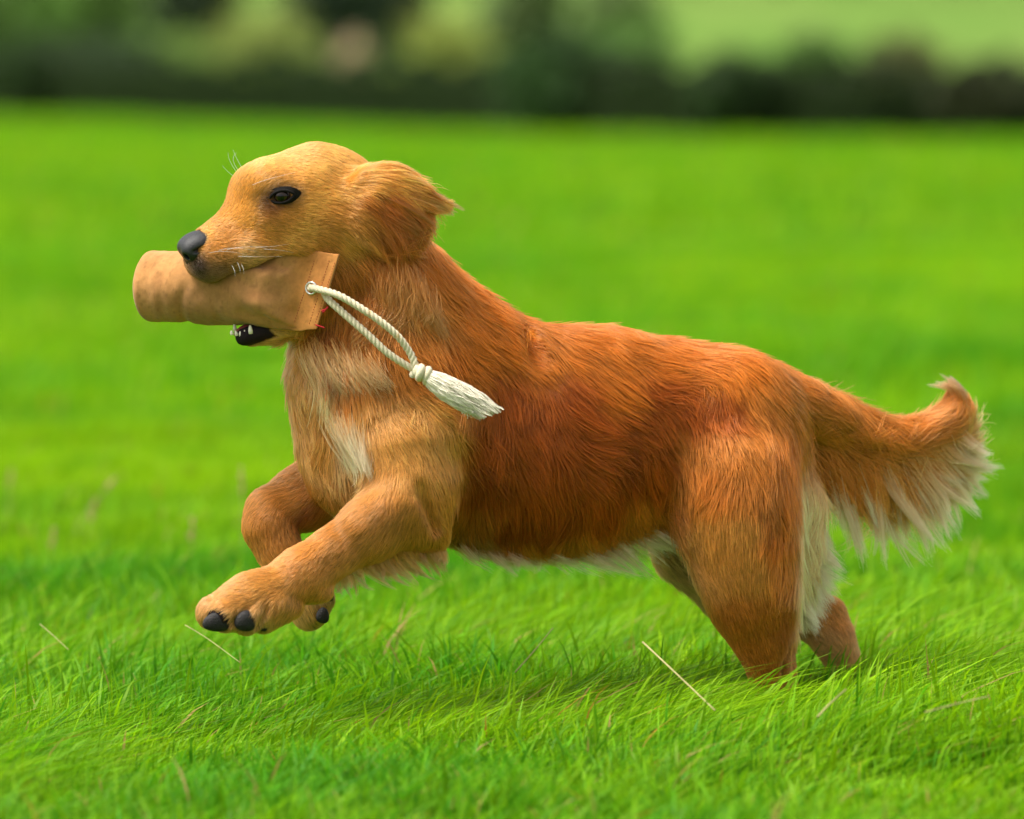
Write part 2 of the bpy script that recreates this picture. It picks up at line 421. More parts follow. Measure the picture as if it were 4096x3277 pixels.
# clipped hedge along the field edge
HEDGE = [(x, d, zat(py, d)) for x, d, py in ((-500, 150, 240), (0, 138, 240), (350, 127, 245), (700, 118, 250), (1050, 111, 248), (1400, 105, 245), (1750, 98, 250), (2100, 93, 250), (2450, 90, 255), (2800, 88, 275), (3450, 86, 280), (4096, 86, 265), (4600, 86, 260))]
def hedge():
    r = np.random.default_rng(60); o = empty('hedge', far(2100, 106), 'long low clipped hedge with dark shady sides along the far edge of the field', 'hedge')
    P_, C_, core = [], [], []
    for (x0, d0, h0), (x1, d1, h1) in zip(HEDGE[:-1], HEDGE[1:]):
        n = 3400; t = r.random(n); px = x0+(x1-x0)*t; d = d0+(d1-d0)*t; h = h0+(h1-h0)*t
        h = h*(1+.10*np.sin(px*.013)+.06*np.sin(px*.041))
        u = r.random(n); side = r.normal(0, 1, n); zz = h*(1-(1-u)**2*.999)
        q = np.stack([(px-2048)/F_PX*d, d-CAM_D+np.clip(side*.28, -.62, .62), np.where(r.random(n) < .4, h*r.uniform(.86, 1.06, n), h*u)], 1)
        P_.append(q)
        br = np.clip((px-1500)/2000, 0, 1)[:, None]
        C_.append((np.array([.026, .050, .012])*(1-br*.5)+np.array([.030, .044, .014])*br*.5)*r.normal(1, .25, n)[:, None])
        core.append((far((x0+x1)/2, (d0+d1)/2), far(x0, d0), far(x1, d1), min(h0, h1)))
    v, f, cc = leaf_mesh(np.vstack(P_), .05, np.vstack(C_), r); mesh_obj('foliage', v, f, M_leaf, o, smooth=False, col=np.clip(cc, .003, .8))
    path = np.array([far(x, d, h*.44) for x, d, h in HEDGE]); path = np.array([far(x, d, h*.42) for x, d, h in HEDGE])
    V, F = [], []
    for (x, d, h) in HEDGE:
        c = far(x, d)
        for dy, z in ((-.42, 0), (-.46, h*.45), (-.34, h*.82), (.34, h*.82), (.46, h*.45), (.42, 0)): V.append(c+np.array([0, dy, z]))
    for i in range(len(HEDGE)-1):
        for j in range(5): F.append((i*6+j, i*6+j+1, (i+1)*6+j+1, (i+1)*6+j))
    mesh_obj('light_block_core', V, F, mat_plain('hedge_dark_core', (.012, .020, .007), 1, 0, noise=.5, scale=5), o, smooth=False)  # added solid dark core inside the leaves, blocks light through the hedge
hedge()
B_ = 'bushes standing along the hedge'
plant('bush', 'big dark green bush at the far left end of the hedge', 'bush', 260, 132, 85, 700, (.040, .075, .022), 71, n=4200, group=B_, trunk=.2)
plant('bush', 'dark leafy bush just right of the far left bush', 'bush', 500, 128, 150, 340, (.040, .075, .025), 72, n=2200, group=B_, trunk=.2)
plant('bush', 'light green bush rising behind the hedge above the dog\'s nose', 'bush', 720, 175, 140, 330, (.22, .34, .07), 73, n=2600, size=.12, group=B_, trunk=.3)
plant('bush', 'yellow green bush rising to a point behind the hedge above the dog\'s brow', 'bush', 1050, 172, 30, 460, (.30, .36, .09), 74, n=3200, size=.12, group=B_, trunk=.3)
plant('bush', 'small pale buff shrub behind the hedge above the dog\'s forehead', 'bush', 1415, 170, 140, 150, (.62, .48, .32), 75, n=1300, size=.10, group=B_, trunk=.5)
plant('bush', 'broad yellow green bush left of the tall dark bush', 'bush', 1780, 168, 45, 500, (.34, .40, .085), 76, n=3600, size=.12, group=B_, trunk=.3)
plant('bush', 'tall dark green bush near the middle of the hedge', 'bush', 2250, 91, 140, 520, (.045, .100, .024), 77, n=4600, size=.08, group=B_, trunk=.1)
plant('bush', 'mid green bush sloping down right of the tall dark bush', 'bush', 2530, 130, 110, 420, (.13, .25, .05), 78, n=2400, size=.11, group=B_, trunk=.2)
plant('bush', 'dark round bush standing before the pale hillside', 'bush', 2960, 87, 190, 460, (.040, .075, .022), 79, n=3600, size=.08, group=B_, trunk=.1)
plant('bush', 'fresh green bush peaking before the pale hillside', 'bush', 3260, 92, 120, 320, (.10, .19, .04), 80, n=2600, size=.08, group=B_, trunk=.15)
plant('bush', 'brownish green bush before the pale hillside at the right', 'bush', 3580, 90, 140, 400, (.120, .135, .040), 81, n=2800, size=.08, group=B_, trunk=.15)
plant('bush', 'low russet bush at the far right end of the hedge', 'bush', 3960, 85, 255, 480, (.046, .056, .020), 82, n=3000, size=.07, group=B_, trunk=.1)
T_ = 'trees beyond the hedge'
def tree(label, px, d, py, w, col, seed, n=3000, size=.30):
    plant('tree', label, 'tree', px, d, py, w, col, seed, n, size, base_z=float(hill_z(0, d)), group=T_, trunk=.9)
tree('fresh green tree behind the dark bush at the far left', 60, 215, -230, 520, (.16, .29, .06), 90, n=4200, size=.2)
tree('mid green tree between the far left tree and the grey green one', 420, 225, -160, 460, (.15, .26, .06), 91, n=3800, size=.2)
tree('haze-tinted grey green tree behind the light green bush', 800, 205, -330, 400, (.055, .085, .042), 92, n=4200, size=.2)  # distance haze is put into this grey green leaf colour
tree('haze-tinted dark grey green tree behind the pale buff shrub', 1310, 205, -300, 400, (.050, .080, .045), 93, n=4600, size=.2)  # greyed leaf colour carries the haze of distance
tree('haze-tinted dark tree behind the broad yellow green bush', 1560, 212, -310, 330, (.060, .090, .050), 94, n=4200, size=.2)  # haze painted in: leaf colour shifted towards bluish grey
tree('soft green tree behind the tall dark bush', 2130, 215, -170, 460, (.20, .28, .10), 95, n=4200, size=.2)
tree('hazy green tree right of the soft green tree', 2480, 220, -100, 380, (.19, .28, .09), 96, n=3800, size=.2)
for k, (px, w, lb) in enumerate(((2760, 460, 'dark tree at the left end of the row topping the hillside'), (3130, 440, 'second dark tree of the row topping the hillside'), (3500, 440, 'third dark tree of the row topping the hillside'), (3860, 460, 'fourth dark tree of the row topping the hillside'), (4180, 400, 'last dark tree of the row topping the hillside at the right'))):
    tree(lb, px, 425, -420, w, (.075, .11, .05), 100+k, n=3000, size=.4)
for k, (px, lb) in enumerate(((300, 'dark woodland tree far behind the left bushes'), (1050, 'dark woodland tree far behind the pointed bush'), (1850, 'dark woodland tree far behind the broad bush'))):
    tree(lb, px, 380, -520, 640, (.050, .080, .042), 120+k, n=4200, size=.4)

# grass stalks gone to seed and dry straws
M_straw = mat_plain('straw', (.38, .33, .14), .7, .2, noise=.2, scale=60)
M_seed = mat_plain('seed_head', (.46, .30, .16), .8, .1, noise=.25, scale=200)
def stalk(label, px, base_py, top_py, tx, d_off=0.0, seed=1, head=.05, bright=False):
    r = np.random.default_rng(seed); b = PG(px, base_py); dd = -b[1]
    tp = P(tx, top_py, dd); o = empty('seed_stalk', b, label, 'grass stalk', 'tall grass stalks gone to seed')
    path = catmull([b, b*.5+tp*.5+np.array([(tp[0]-b[0])*-.08, 0, .01]), tp], 14)
    v, f = tube(path, np.linspace(.0011, .0007, 14), 6); mesh_obj('stem', v, f, M_straw, o)
    ax = path[-1]-path[-4]; ax /= np.linalg.norm(ax); parts = []
    for k in range(34):
        t = r.random(); c = tp-ax*head*t+r.normal(0, .0022*(.4+t), 3); e = c+ax*.008+r.normal(0, .0025, 3)
        parts.append(tube(np.array([c, (c+e)/2, e]), np.array([.0006, .0016, .0004]), 5))
    v, f = merge(parts); s = mesh_obj('seed_head', v, f, M_seed, o); s['kind'] = 'stuff'
stalk('tall upright seed stalk just left of the dog\'s folded foreleg', 975, 2330, 1875, 965, seed=1, head=.060)
stalk('short seed stalk left of the foreleg, below the tallest one', 765, 2330, 2080, 770, seed=2, head=.040)
stalk('leaning seed stalk with the highest head left of the dog', 260, 2230, 1925, 452, seed=3, head=.022)
stalk('seed stalk with a broad drooping brown head by the dark hollow', 340, 2220, 2010, 380, seed=4, head=.042)
stalk('faint seed stalk at the left edge of the photo', 30, 2130, 1890, 45, seed=5, head=.03)
stalk('low seed stalk with a loose pale head near the left edge', 200, 2290, 2120, 215, seed=6, head=.04)
def straw(label, pts, rad=.0013, mat=M_straw):
    v, f = tube(catmull([P(x, y, w) for x, y, w in pts], 16), np.linspace(rad, rad*.6, 16)*.72, 6, flat=.6)
    # nodes on the stem
    tag(mesh_obj('straw', v, f, mat), label, 'straw', 'dry straws lying in the grass')
gw = lambda y: -PG(2048, y)[1]
straw('long pale straw sloping down in front of the dog\'s belly', [(2570, 2568, gw(2970)), (2700, 2690, gw(3000)), (2860, 2842, gw(3050))], .0021)
straw('short grey straw sticking up right of the hind leg', [(3270, 2868, gw(3100)), (3320, 2815, gw(3090)), (3385, 2757, gw(3090))], .0020)
straw('pale straw with a flowering tip under the near front paw', [(740, 2500, gw(2860)), (830, 2555, gw(2870)), (960, 2650, gw(2910))], .0010)
straw('short pale straw at the left below the seed stalks', [(160, 2497, gw(2810)), (210, 2540, gw(2820)), (275, 2600, gw(2840))], .0010)
straw('bent pale straw lying near the right edge', [(3700, 2850, gw(3130)), (3850, 2810, gw(3110)), (3960, 2785, gw(3110))], .0015)
straw('pale straw standing behind the belly', [(2060, 2690, gw(2870)), (2140, 2600, gw(2860)), (2212, 2512, gw(2850))], .0015)

# ================================================================== THE DOG: one continuous body
DUM_A, DUM_B = P(590, 1143, 0.100), P(1330, 1160, 0.232)      # axis of the canvas dummy in its mouth
DUM_R = 0.0545
def build_body():
    g = SDF((-0.53, -0.36, -0.02), (0.76, 0.26, 0.95), 0.0045)
    B, H = BODY, HEAD
    AX = np.array([B.F, B.S, B.U]); HX = np.array([H.F, H.S, H.U])
    def tilt(A, deg):
        "turn the axes about the lateral one (positive lowers the front)"
        c, s = math.cos(R(deg)), math.sin(R(deg)); F, S, U = A
        return np.array([F*c-U*s, S, U*c+F*s])
    # trunk
    g.ell(B(2110, 1780), tilt(AX, -4), (.245, .122, .170), .05)
    g.ell(B(2430, 1735), tilt(AX, 8), (.230, .102, .143), .06)
    g.ell(B(2740, 1660), tilt(AX, -10), (.17, .088, .092), .05)
    g.ell(B(2930, 1670), tilt(AX, -18), (.105, .082, .072), .05)
    g.cap(B(2040, 1490), B(2420, 1465), .044, .040, .06)
    g.ell(B(1500, 1650), tilt(AX, -15), (.115, .098, .170), .05)
    g.ell(B(1720, 1640), AX, (.16, .115, .17), .06)
    # neck and throat
    g.cap(B(1440, 990), B(1680, 1440), .078, .122, .05, 0.95, B.S)
    g.cap(B(1620, 1290), B(1960, 1490), .088, .074, .06)
    g.cap(B(1372, 1150), B(1352, 1500), .062, .070, .05)
    g.ell(B(1640, 1130, .055), tilt(AX, -50), (.07, .03, .045), .05)
    # near shoulder and foreleg
    g.ell(B(1645, 1700, .080), tilt(AX, -70), (.155, .058, .080), .03)
    g.chain([(B(1630, 1800, .098), .074), (B(1655, 1960, .115), .060), (B(1680, 2090, .125), .042)], .025)
    g.cap(B(1690, 2080, .125), B(1752, 2160, .125), .028, .0135, .02)
    g.chain([(B(1615, 2030, .120), .054), (B(1480, 2118, .126), .0425), (B(1330, 2212, .130), .0325), (B(1210, 2298, .132), .0365),
             (B(1120, 2352, .134), .0295), (B(1010, 2400, .136), .0365), (B(935, 2432, .138), .034)], .022)
    for x, y, s, r in ((852, 2452, .128, .024), (905, 2458, .152, .026), (985, 2468, .160, .026), (1050, 2478, .150, .020)):
        g.cap(B(x+110, y-55, s-.006), B(x, y, s), r*.95, r, .004)
    g.ell(B(1105, 2420, .150), AX, (.026, .018, .016), .015)
    g.cap(B(1600, 2010, .150), B(1440, 2110, .152), .030, .022, .02)
    g.cap(B(1330, 2190, .150), B(1200, 2270, .155), .012, .012, .012)
    g.ell(B(1282, 2372, .140), AX, (.018, .016, .013), .012)
    g.cap(B(1690, 1960, .186), B(1742, 2120, .160), .013, .009, .014, op='cut')
    g.cap(B(1010, 2415, .182), B(928, 2500, .176), .006, .009, .006, op='cut')
    g.cap(B(1070, 2430, .182), B(1030, 2510, .176), .005, .007, .006, op='cut')
    # far foreleg, folded at the wrist
    g.ell(B(1420, 1740, -.078), tilt(AX, -60), (.13, .052, .07), .03)
    g.chain([(B(1440, 1860, -.090), .068), (B(1340, 1945, -.090), .058), (B(1210, 1995, -.080), .046), (B(1085, 2045, -.072), .0345)], .02)
    g.chain([(B(1075, 2045, -.072), .0335), (B(1072, 2110, -.066), .035), (B(1115, 2200, -.056), .031), (B(1180, 2320, -.050), .029), (B(1235, 2415, -.046), .030)], .015)
    for x, y, s in ((1215, 2462, -.054), (1265, 2455, -.030), (1290, 2400, -.03), (1235, 2475, -.040)):
        g.cap(B(x-20, y-60, s), B(x, y, s), .019, .017, .008)
    # near hind leg
    g.ell(B(2945, 1880, .055), tilt(AX, 80), (.160, .050, .086), .08)
    g.cap(B(1730, 1700, .085), B(2030, 1395, .040), .060, .034, .03)
    g.chain([(B(2935, 1900, .072), .088), (B(2945, 2010, .078), .0845), (B(2958, 2110, .083), .0795), (B(2972, 2200, .087), .073), (B(2985, 2290, .090), .066), (B(3002, 2370, .091), .0595), (B(3018, 2440, .092), .053),
             (B(3056, 2580, .092), .035), (B(3082, 2700, .090), .0235), (B(3088, 2800, .090), .024), (B(3050, 2860, .09), .028)], .03)
    g.cap(B(3120, 2330, .078), B(3150, 2560, .078), .014, .0085, .02)
    g.cap(B(3150, 2560, .078), B(3162, 2760, .078), .0085, .011, .008)
    g.cap(B(3112, 2430, .112), B(3126, 2720, .108), .013, .010, .012, op='cut')
    for a, b in (((2085, 1330, .046), (2150, 1420, .094)), ((2150, 1420, .094), (2215, 1520, .122))):
        g.cap(B(*a), B(*b), .012, .010, .03, op='cut')        # hollow behind the shoulder blade
    # far hind leg, trailing
    g.ell(B(2850, 1850, -.070), tilt(AX, 65), (.14, .05, .08), .05)
    g.chain([(B(2780, 1980, -.082), .080), (B(2800, 2170, -.09), .070), (B(2935, 2340, -.09), .055), (B(3160, 2420, -.09), .038),
             (B(3310, 2462, -.09), .0255), (B(3345, 2540, -.09), .0215), (B(3370, 2640, -.09), .022), (B(3385, 2760, -.09), .024)], .02)
    g.chain([(B(3230, 2500, -.075), .022), (B(3330, 2560, -.075), .026), (B(3370, 2640, -.075), .022)], .02)
    # tail
    g.chain([(B(2960, 1600), .044), (B(3080, 1600, .0), .043), (B(3210, 1640, -.005), .038), (B(3330, 1680, -.012), .030), (B(3450, 1735, -.02), .023),
             (B(3570, 1765, -.025), .020), (B(3690, 1752, -.03), .020), (B(3790, 1700, -.03), .021), (B(3830, 1640, -.03), .014), (B(3815, 1585, -.03), .006)], .03)
    g.chain([(B(3265, 1715, -.008), .046), (B(3400, 1800, -.018), .054), (B(3560, 1865, -.025), .052), (B(3700, 1840, -.03), .044), (B(3800, 1750, -.03), .026)], .012, .22, B.S)
    g.chain([(B(3110, 1850, .045), .05), (B(3150, 2050, .05), .046), (B(3150, 2250, .055), .036), (B(3140, 2400, .06), .022)], .02, .5, B.S)
    # head
    g.ell(H(1294, 818), HX, (.094, .070, .0805), .03)
    g.cap(H(1240, 808), H(1068, 796), .0775, .051, .04)
    g.cap(H(1200, 785), H(1090, 762), .062, .040, .04)
    g.cap(H(1060, 745, .036), H(1200, 770, .050), .026, .030, .03)
    g.cap(H(998, 760, -.034), H(1120, 775, -.05), .0235, .03, .03)
    g.cap(H(1015, 898), H(838, 985), .043, .0265, .035)
    g.cap(H(1000, 945), H(850, 1015), .044, .031, .03)
    for s in (1, -1):
        g.cap(H(1075, 880, .040*s), H(1370, 880, .058*s), .030, .044, .03)     # cheekbones
        g.ell(H(1370, 960, .048*s), HX, (.070, .036, .065), .035)
    g.cap(H(845, 1035, .018), H(1010, 1003, .036), .0255, .021, .02)          # flews
    g.cap(H(1010, 1003, .036), H(1190, 985, .052), .021, .024, .025)
    g.cap(H(815, 1035, -.018), H(950, 990, -.036), .024, .024, .025)
    g.cap(H(812, 1045, 0), H(835, 1058, .012), .018, .0205, .02)
    g.ell(H(1125, 790, .050), HX, (.020, .012, .014), .012, 'cut')             # eye sockets
    g.ell(H(940, 800, -.050), HX, (.02, .012, .014), .012, 'cut')
    # the dummy is held between the jaws
    ax = (DUM_B-DUM_A)/np.linalg.norm(DUM_B-DUM_A)
    g.cap(DUM_A-ax*.05, DUM_A+(DUM_B-DUM_A)*.74, DUM_R+.0015, DUM_R+.0015, .006, op='cut')
    g.cap(DUM_A+(DUM_B-DUM_A)*.72+B.S*.018, DUM_B+ax*.01+B.S*.02, DUM_R*.95, DUM_R*.8, .010, .45, B.S, op='cut')
    # lower jaw, below the dummy
    for s in (1, -1):
        g.cap(H(1420, 1060, .042*s), H(1180, 1268, .030*s), .040, .022, .02)
        g.cap(H(1170, 1290, .026*s), H(985, 1345, .011*s), .017, .0125, .015)
    g.cap(H(972, 1350, 0), H(1100, 1330, .0), .0110, .017, .01)
    # ears: the near one is blown back
    g.chain([(H(1455, 765, .066), .032), (H(1520, 800, .092), .040), (H(1590, 845, .108), .038), (H(1660, 870, .114), .022)], .010, .28, H.S)
    g.chain([(H(1490, 820, .084), .034), (H(1550, 890, .108), .036), (H(1610, 920, .115), .018)], .010, .28, H.S)
    g.chain([(H(1475, 730, .072), .022), (H(1590, 748, .098), .021), (H(1680, 795, .108), .015), (H(1785, 822, .105), .007)], .006, .5, H.S)
    g.chain([(H(1390, 760, -.066), .038), (H(1460, 840, -.085), .045), (H(1500, 930, -.09), .03)], .02, .34, H.S)
    return g
g_body = build_body()
bv, bf = g_body.mesh()

# ------------------------------------------------------------------ coat: guides (photo pixel, lie of the hair, length mm, lift, colour)
C_FACE = (.80, .49, .165); C_FACE2 = (.68, .385, .120); C_CROWN = (.84, .54, .20); C_NECK = (.55, .27, .075); C_NECKL = (.62, .34, .105)
C_GOLD = (.55, .235, .046); C_RED = (.37, .130, .028); C_DEEP = (.27, .092, .022); C_SHO = (.70, .42, .155); C_LEG = (.66, .37, .125)
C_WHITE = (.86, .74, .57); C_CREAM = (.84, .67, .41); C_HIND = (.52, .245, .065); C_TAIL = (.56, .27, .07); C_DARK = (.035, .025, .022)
C_GREY = (.50, .35, .18); C_PALE = (.72, .48, .23); C_RUST = (.40, .17, .055); C_EAR = (.50, .215, .055)
def sat(c, k=1.5):
    c = np.array(c, float); return c[..., :1]*(c/c[..., :1])**k*1.13
GUIDES = [
 # head
 (800, 950, 1, -.35, 5, .18, C_FACE), (860, 1000, 1, -.15, 6, .18, C_FACE2), (800, 1060, .6, .5, 5, .2, (.08, .055, .045)), (860, 1080, .9, .15, 6, .2, (.26, .17, .10)), (860, 1030, .9, .15, 6, .2, (.50, .30, .13)), (930, 930, 1, -.4, 6, .16, C_FACE2), (960, 880, 1, -.6, 6, .16, C_FACE),
 (1000, 1000, 1, 0, 8, .16, C_PALE), (1050, 950, 1, .1, 8, .16, C_FACE2), (985, 800, .5, -.9, 7, .16, C_FACE), (1040, 720, .7, -.7, 8, .16, C_FACE), (1090, 650, .9, -.4, 9, .15, C_CROWN),
 (1090, 820, .8, .3, 6, .14, (.42, .22, .08)), (1150, 850, 1, .15, 8, .14, C_FACE2), (1180, 740, 1, -.1, 8, .14, C_FACE), (1250, 640, 1, .05, 10, .14, C_CROWN), (1350, 640, 1, .4, 12, .14, C_CROWN), (1250, 790, 1, .15, 10, .14, C_FACE),
 (1200, 930, 1, .2, 10, .15, C_FACE), (1330, 880, .95, .25, 13, .15, C_FACE2), (1380, 760, .9, .35, 14, .15, C_FACE), (1400, 970, .8, .55, 17, .18, C_FACE), (1290, 985, .9, .4, 12, .18, C_FACE2), (1430, 860, .8, .5, 16, .15, C_FACE2),
 (1470, 1050, .6, .8, 26, .2, C_NECK), (1400, 1120, .6, .8, 26, .2, C_NECK), (1360, 1230, .3, .9, 28, .2, C_NECK), (1000, 1372, .8, .4, 7, .2, C_GREY), (1095, 1350, .9, .2, 8, .2, C_PALE),
 # ear
 (1480, 740, .85, .2, 24, .15, C_FACE), (1480, 820, .75, .6, 26, .15, C_EAR), (1540, 800, .85, .45, 34, .15, C_EAR), (1600, 760, .95, .25, 34, .15, C_FACE), (1620, 870, .8, .6, 40, .18, C_RUST), (1560, 920, .7, .75, 40, .18, C_RUST), (1680, 800, .95, .3, 36, .15, C_EAR), (1750, 818, 1, .15, 26, .1, C_FACE),
 # neck
 (1570, 1060, .4, .9, 36, .2, C_NECKL), (1700, 1030, .55, .85, 36, .15, C_GOLD), (1790, 1110, .65, .75, 36, .15, C_GOLD), (1640, 1180, .35, .95, 42, .22, C_NECKL), (1530, 1200, .1, 1, 44, .24, C_NECK), (1450, 1280, .3, .95, 42, .24, C_NECK), (1700, 1300, .5, .85, 42, .2, C_NECK), (1880, 1240, .7, .7, 36, .14, C_GOLD),
 (1220, 1370, .1, 1, 32, .3, C_SHO), (1300, 1330, .3, .95, 40, .3, C_RUST), (1200, 1500, .1, 1, 24, .22, C_SHO), (1340, 1430, .3, .95, 46, .32, C_RUST), (1450, 1480, .4, .9, 40, .26, C_NECK), (1600, 1450, .6, .8, 38, .2, C_NECK), (1800, 1430, .65, .75, 36, .16, C_GOLD), (1960, 1360, .75, .65, 34, .14, C_GOLD),
 # chest and shoulder
 (1300, 1540, .25, 1, 50, .3, C_CREAM), (1250, 1580, .15, 1, 26, .25, C_SHO), (1380, 1560, .3, 1, 44, .3, C_NECK), (1430, 1600, .3, 1, 36, .25, C_SHO), (1220, 1650, .1, 1, 24, .2, C_SHO), (1390, 1780, .2, 1, 36, .25, C_WHITE), (1440, 1860, .1, 1, 30, .22, C_PALE), (1300, 1780, -.1, 1, 24, .2, C_SHO), (1330, 1690, .1, 1, 26, .2, C_SHO), (1400, 1690, .2, 1, 30, .22, C_PALE),
 (1500, 1660, .6, .7, 20, .15, C_SHO), (1600, 1650, .6, .75, 22, .14, C_SHO), (1560, 1780, .45, .9, 20, .14, C_SHO), (1700, 1650, .55, .8, 24, .14, C_SHO), (1760, 1780, .25, .95, 20, .14, C_SHO), (1700, 1900, .1, 1, 18, .14, C_SHO), (1600, 1900, -.05, 1, 17, .14, C_SHO), (1500, 1880, -.2, 1, 18, .15, C_SHO), (1780, 1560, .6, .75, 30, .15, C_NECK),
 (1760, 2020, .1, 1, 20, .16, C_LEG), (1745, 2130, .2, .9, 18, .2, C_LEG),
 # near foreleg
 (1620, 2030, -.5, .85, 14, .14, C_LEG), (1500, 2090, -.65, .75, 13, .14, C_LEG), (1400, 2150, -.7, .7, 13, .14, C_LEG), (1560, 2180, -.3, .9, 20, .2, C_LEG), (1330, 2220, -.7, .7, 12, .14, C_LEG), (1220, 2270, -.75, .65, 12, .14, C_LEG), (1250, 2370, -.3, .9, 14, .2, C_LEG), (1100, 2350, -.85, .5, 12, .14, C_SHO), (1120, 2420, -.6, .8, 14, .2, C_SHO), (980, 2400, -.9, .4, 10, .16, C_SHO), (880, 2410, -.8, .6, 9, .2, C_SHO), (840, 2445, -.6, .8, 9, .25, C_PALE), (990, 2460, -.3, .95, 10, .2, C_PALE), (1040, 2480, 0, 1, 10, .2, C_PALE),
 # flank
 (2000, 1560, .5, .85, 34, .14, C_RED), (2100, 1420, .8, .55, 34, .12, C_GOLD), (2080, 1650, .5, .85, 34, .14, C_RED), (2250, 1400, .9, .4, 34, .12, C_GOLD), (2450, 1400, .93, .35, 34, .12, C_GOLD), (2650, 1440, .9, .42, 34, .12, C_GOLD), (2250, 1560, .75, .65, 38, .14, C_RED), (2450, 1560, .8, .6, 38, .14, C_GOLD), (2600, 1580, .7, .7, 36, .14, C_RED),
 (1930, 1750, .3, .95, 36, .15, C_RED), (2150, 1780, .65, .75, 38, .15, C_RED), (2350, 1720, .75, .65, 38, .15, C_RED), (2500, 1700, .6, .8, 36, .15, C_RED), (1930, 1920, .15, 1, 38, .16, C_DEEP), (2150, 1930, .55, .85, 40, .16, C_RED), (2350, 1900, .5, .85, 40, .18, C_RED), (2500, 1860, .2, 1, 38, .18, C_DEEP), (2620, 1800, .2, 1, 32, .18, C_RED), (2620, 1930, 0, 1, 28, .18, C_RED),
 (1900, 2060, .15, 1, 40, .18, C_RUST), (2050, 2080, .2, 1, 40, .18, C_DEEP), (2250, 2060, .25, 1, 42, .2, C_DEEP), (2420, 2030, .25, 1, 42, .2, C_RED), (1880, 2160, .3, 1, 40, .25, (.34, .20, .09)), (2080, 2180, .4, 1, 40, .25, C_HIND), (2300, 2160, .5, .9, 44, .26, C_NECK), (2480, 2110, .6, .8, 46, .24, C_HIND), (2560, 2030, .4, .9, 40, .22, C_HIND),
 # croup and near hind leg
 (2800, 1460, .85, .5, 32, .12, C_GOLD), (2940, 1480, .8, .6, 32, .13, C_GOLD), (2750, 1620, .55, .85, 32, .14, C_RED), (2900, 1620, .5, .85, 30, .14, C_RED), (3040, 1600, .55, .85, 32, .14, C_HIND), (2760, 1780, .2, 1, 30, .14, C_HIND), (2880, 1780, .25, 1, 28, .14, C_HIND), (3030, 1780, .4, .92, 30, .14, C_HIND), (3130, 1800, .4, .92, 34, .16, C_GOLD),
 (2760, 1950, .05, 1, 26, .15, C_HIND), (2900, 1950, .12, 1, 24, .14, C_HIND), (3060, 1950, .22, 1, 26, .14, C_HIND), (3150, 1960, .3, 1, 38, .16, C_GOLD), (2820, 2130, .2, 1, 20, .14, C_LEG), (2960, 2130, .18, 1, 20, .13, C_LEG), (3120, 2130, .2, 1, 30, .16, C_GOLD), (2880, 2300, .25, .97, 17, .13, C_LEG), (3000, 2300, .22, .97, 16, .13, C_LEG), (3130, 2300, .15, 1, 28, .18, C_HIND), (2960, 2460, .3, .95, 14, .13, C_HIND), (3060, 2460, .25, .97, 13, .13, C_HIND), (3150, 2480, .1, 1, 16, .16, C_RUST), (3040, 2620, .25, .97, 11, .13, C_HIND), (3160, 2650, .1, 1, 12, .13, C_LEG), (3090, 2740, .1, 1, 10, .13, C_HIND),
]
TAILPATH = [(3000, 1520), (3120, 1570), (3240, 1630), (3360, 1700), (3480, 1750), (3590, 1768), (3700, 1745), (3790, 1690), (3828, 1620)]
GUIDES_W = []          # guides on the far limbs and tail, given in the body frame (px, py, s, ...)
for i in range(len(TAILPATH)-1):
    (x0, y0), (x1, y1) = TAILPATH[i], TAILPATH[i+1]; dx, dy = x1-x0, y1-y0; L = math.hypot(dx, dy)
    GUIDES_W.append(((x0+x1)/2, (y0+y1)/2, -.005*i+.03, dx/L, dy/L+(.35 if i < 5 else .1), 34 if i < 7 else 24, .14, C_TAIL if i > 1 else C_HIND))
GUIDES_W += [(3320, 1800, .0, .45, .9, 60, .12, C_TAIL), (3420, 1870, -.005, .5, .85, 62, .12, C_TAIL), (3540, 1930, -.01, .65, .75, 62, .12, (.62, .36, .12)), (3640, 1900, -.015, .8, .6, 60, .12, C_TAIL), (3740, 1860, -.02, .9, .4, 56, .12, (.62, .36, .12)), (3450, 1970, -.01, .5, .9, 60, .14, C_PALE), (3640, 1970, -.02, .75, .7, 60, .14, C_PALE), (3810, 1800, -.02, .95, .1, 50, .14, C_PALE),
 (3170, 2000, .075, .3, 1, 50, .2, C_CREAM), (3180, 2150, .08, .35, .95, 50, .22, C_CREAM), (3165, 2330, .08, .3, .95, 44, .22, C_CREAM), (3150, 2440, .08, .2, 1, 30, .2, C_PALE),
 (1320, 1930, -.05, -.7, .7, 16, .15, C_LEG), (1180, 1990, -.045, -.85, .5, 14, .15, C_LEG), (1250, 2060, -.04, -.6, .8, 16, .15, C_RUST), (1060, 2040, -.04, -.6, .8, 11, .14, C_LEG), (1075, 2120, -.04, .1, 1, 11, .14, C_LEG), (1130, 2230, -.03, .45, .9, 12, .15, C_LEG), (1210, 2370, -.02, .5, .85, 14, .2, C_PALE), (1260, 2450, -.02, .4, .9, 12, .2, C_PALE), (1380, 1880, -.05, -.5, .85, 20, .16, C_RUST),
 (2680, 2080, -.03, .4, .9, 26, .2, C_GREY), (2740, 2230, -.03, .5, .85, 28, .22, C_GREY), (2860, 2350, -.04, .7, .7, 22, .2, C_GREY), (3060, 2380, -.06, .8, .55, 14, .15, C_LEG), (3250, 2430, -.07, .9, .45, 12, .14, C_LEG), (3350, 2500, -.07, .5, .85, 10, .14, C_LEG), (3380, 2620, -.07, .2, 1, 10, .14, C_PALE), (3300, 2580, -.05, .7, .7, 14, .2, C_PALE)]

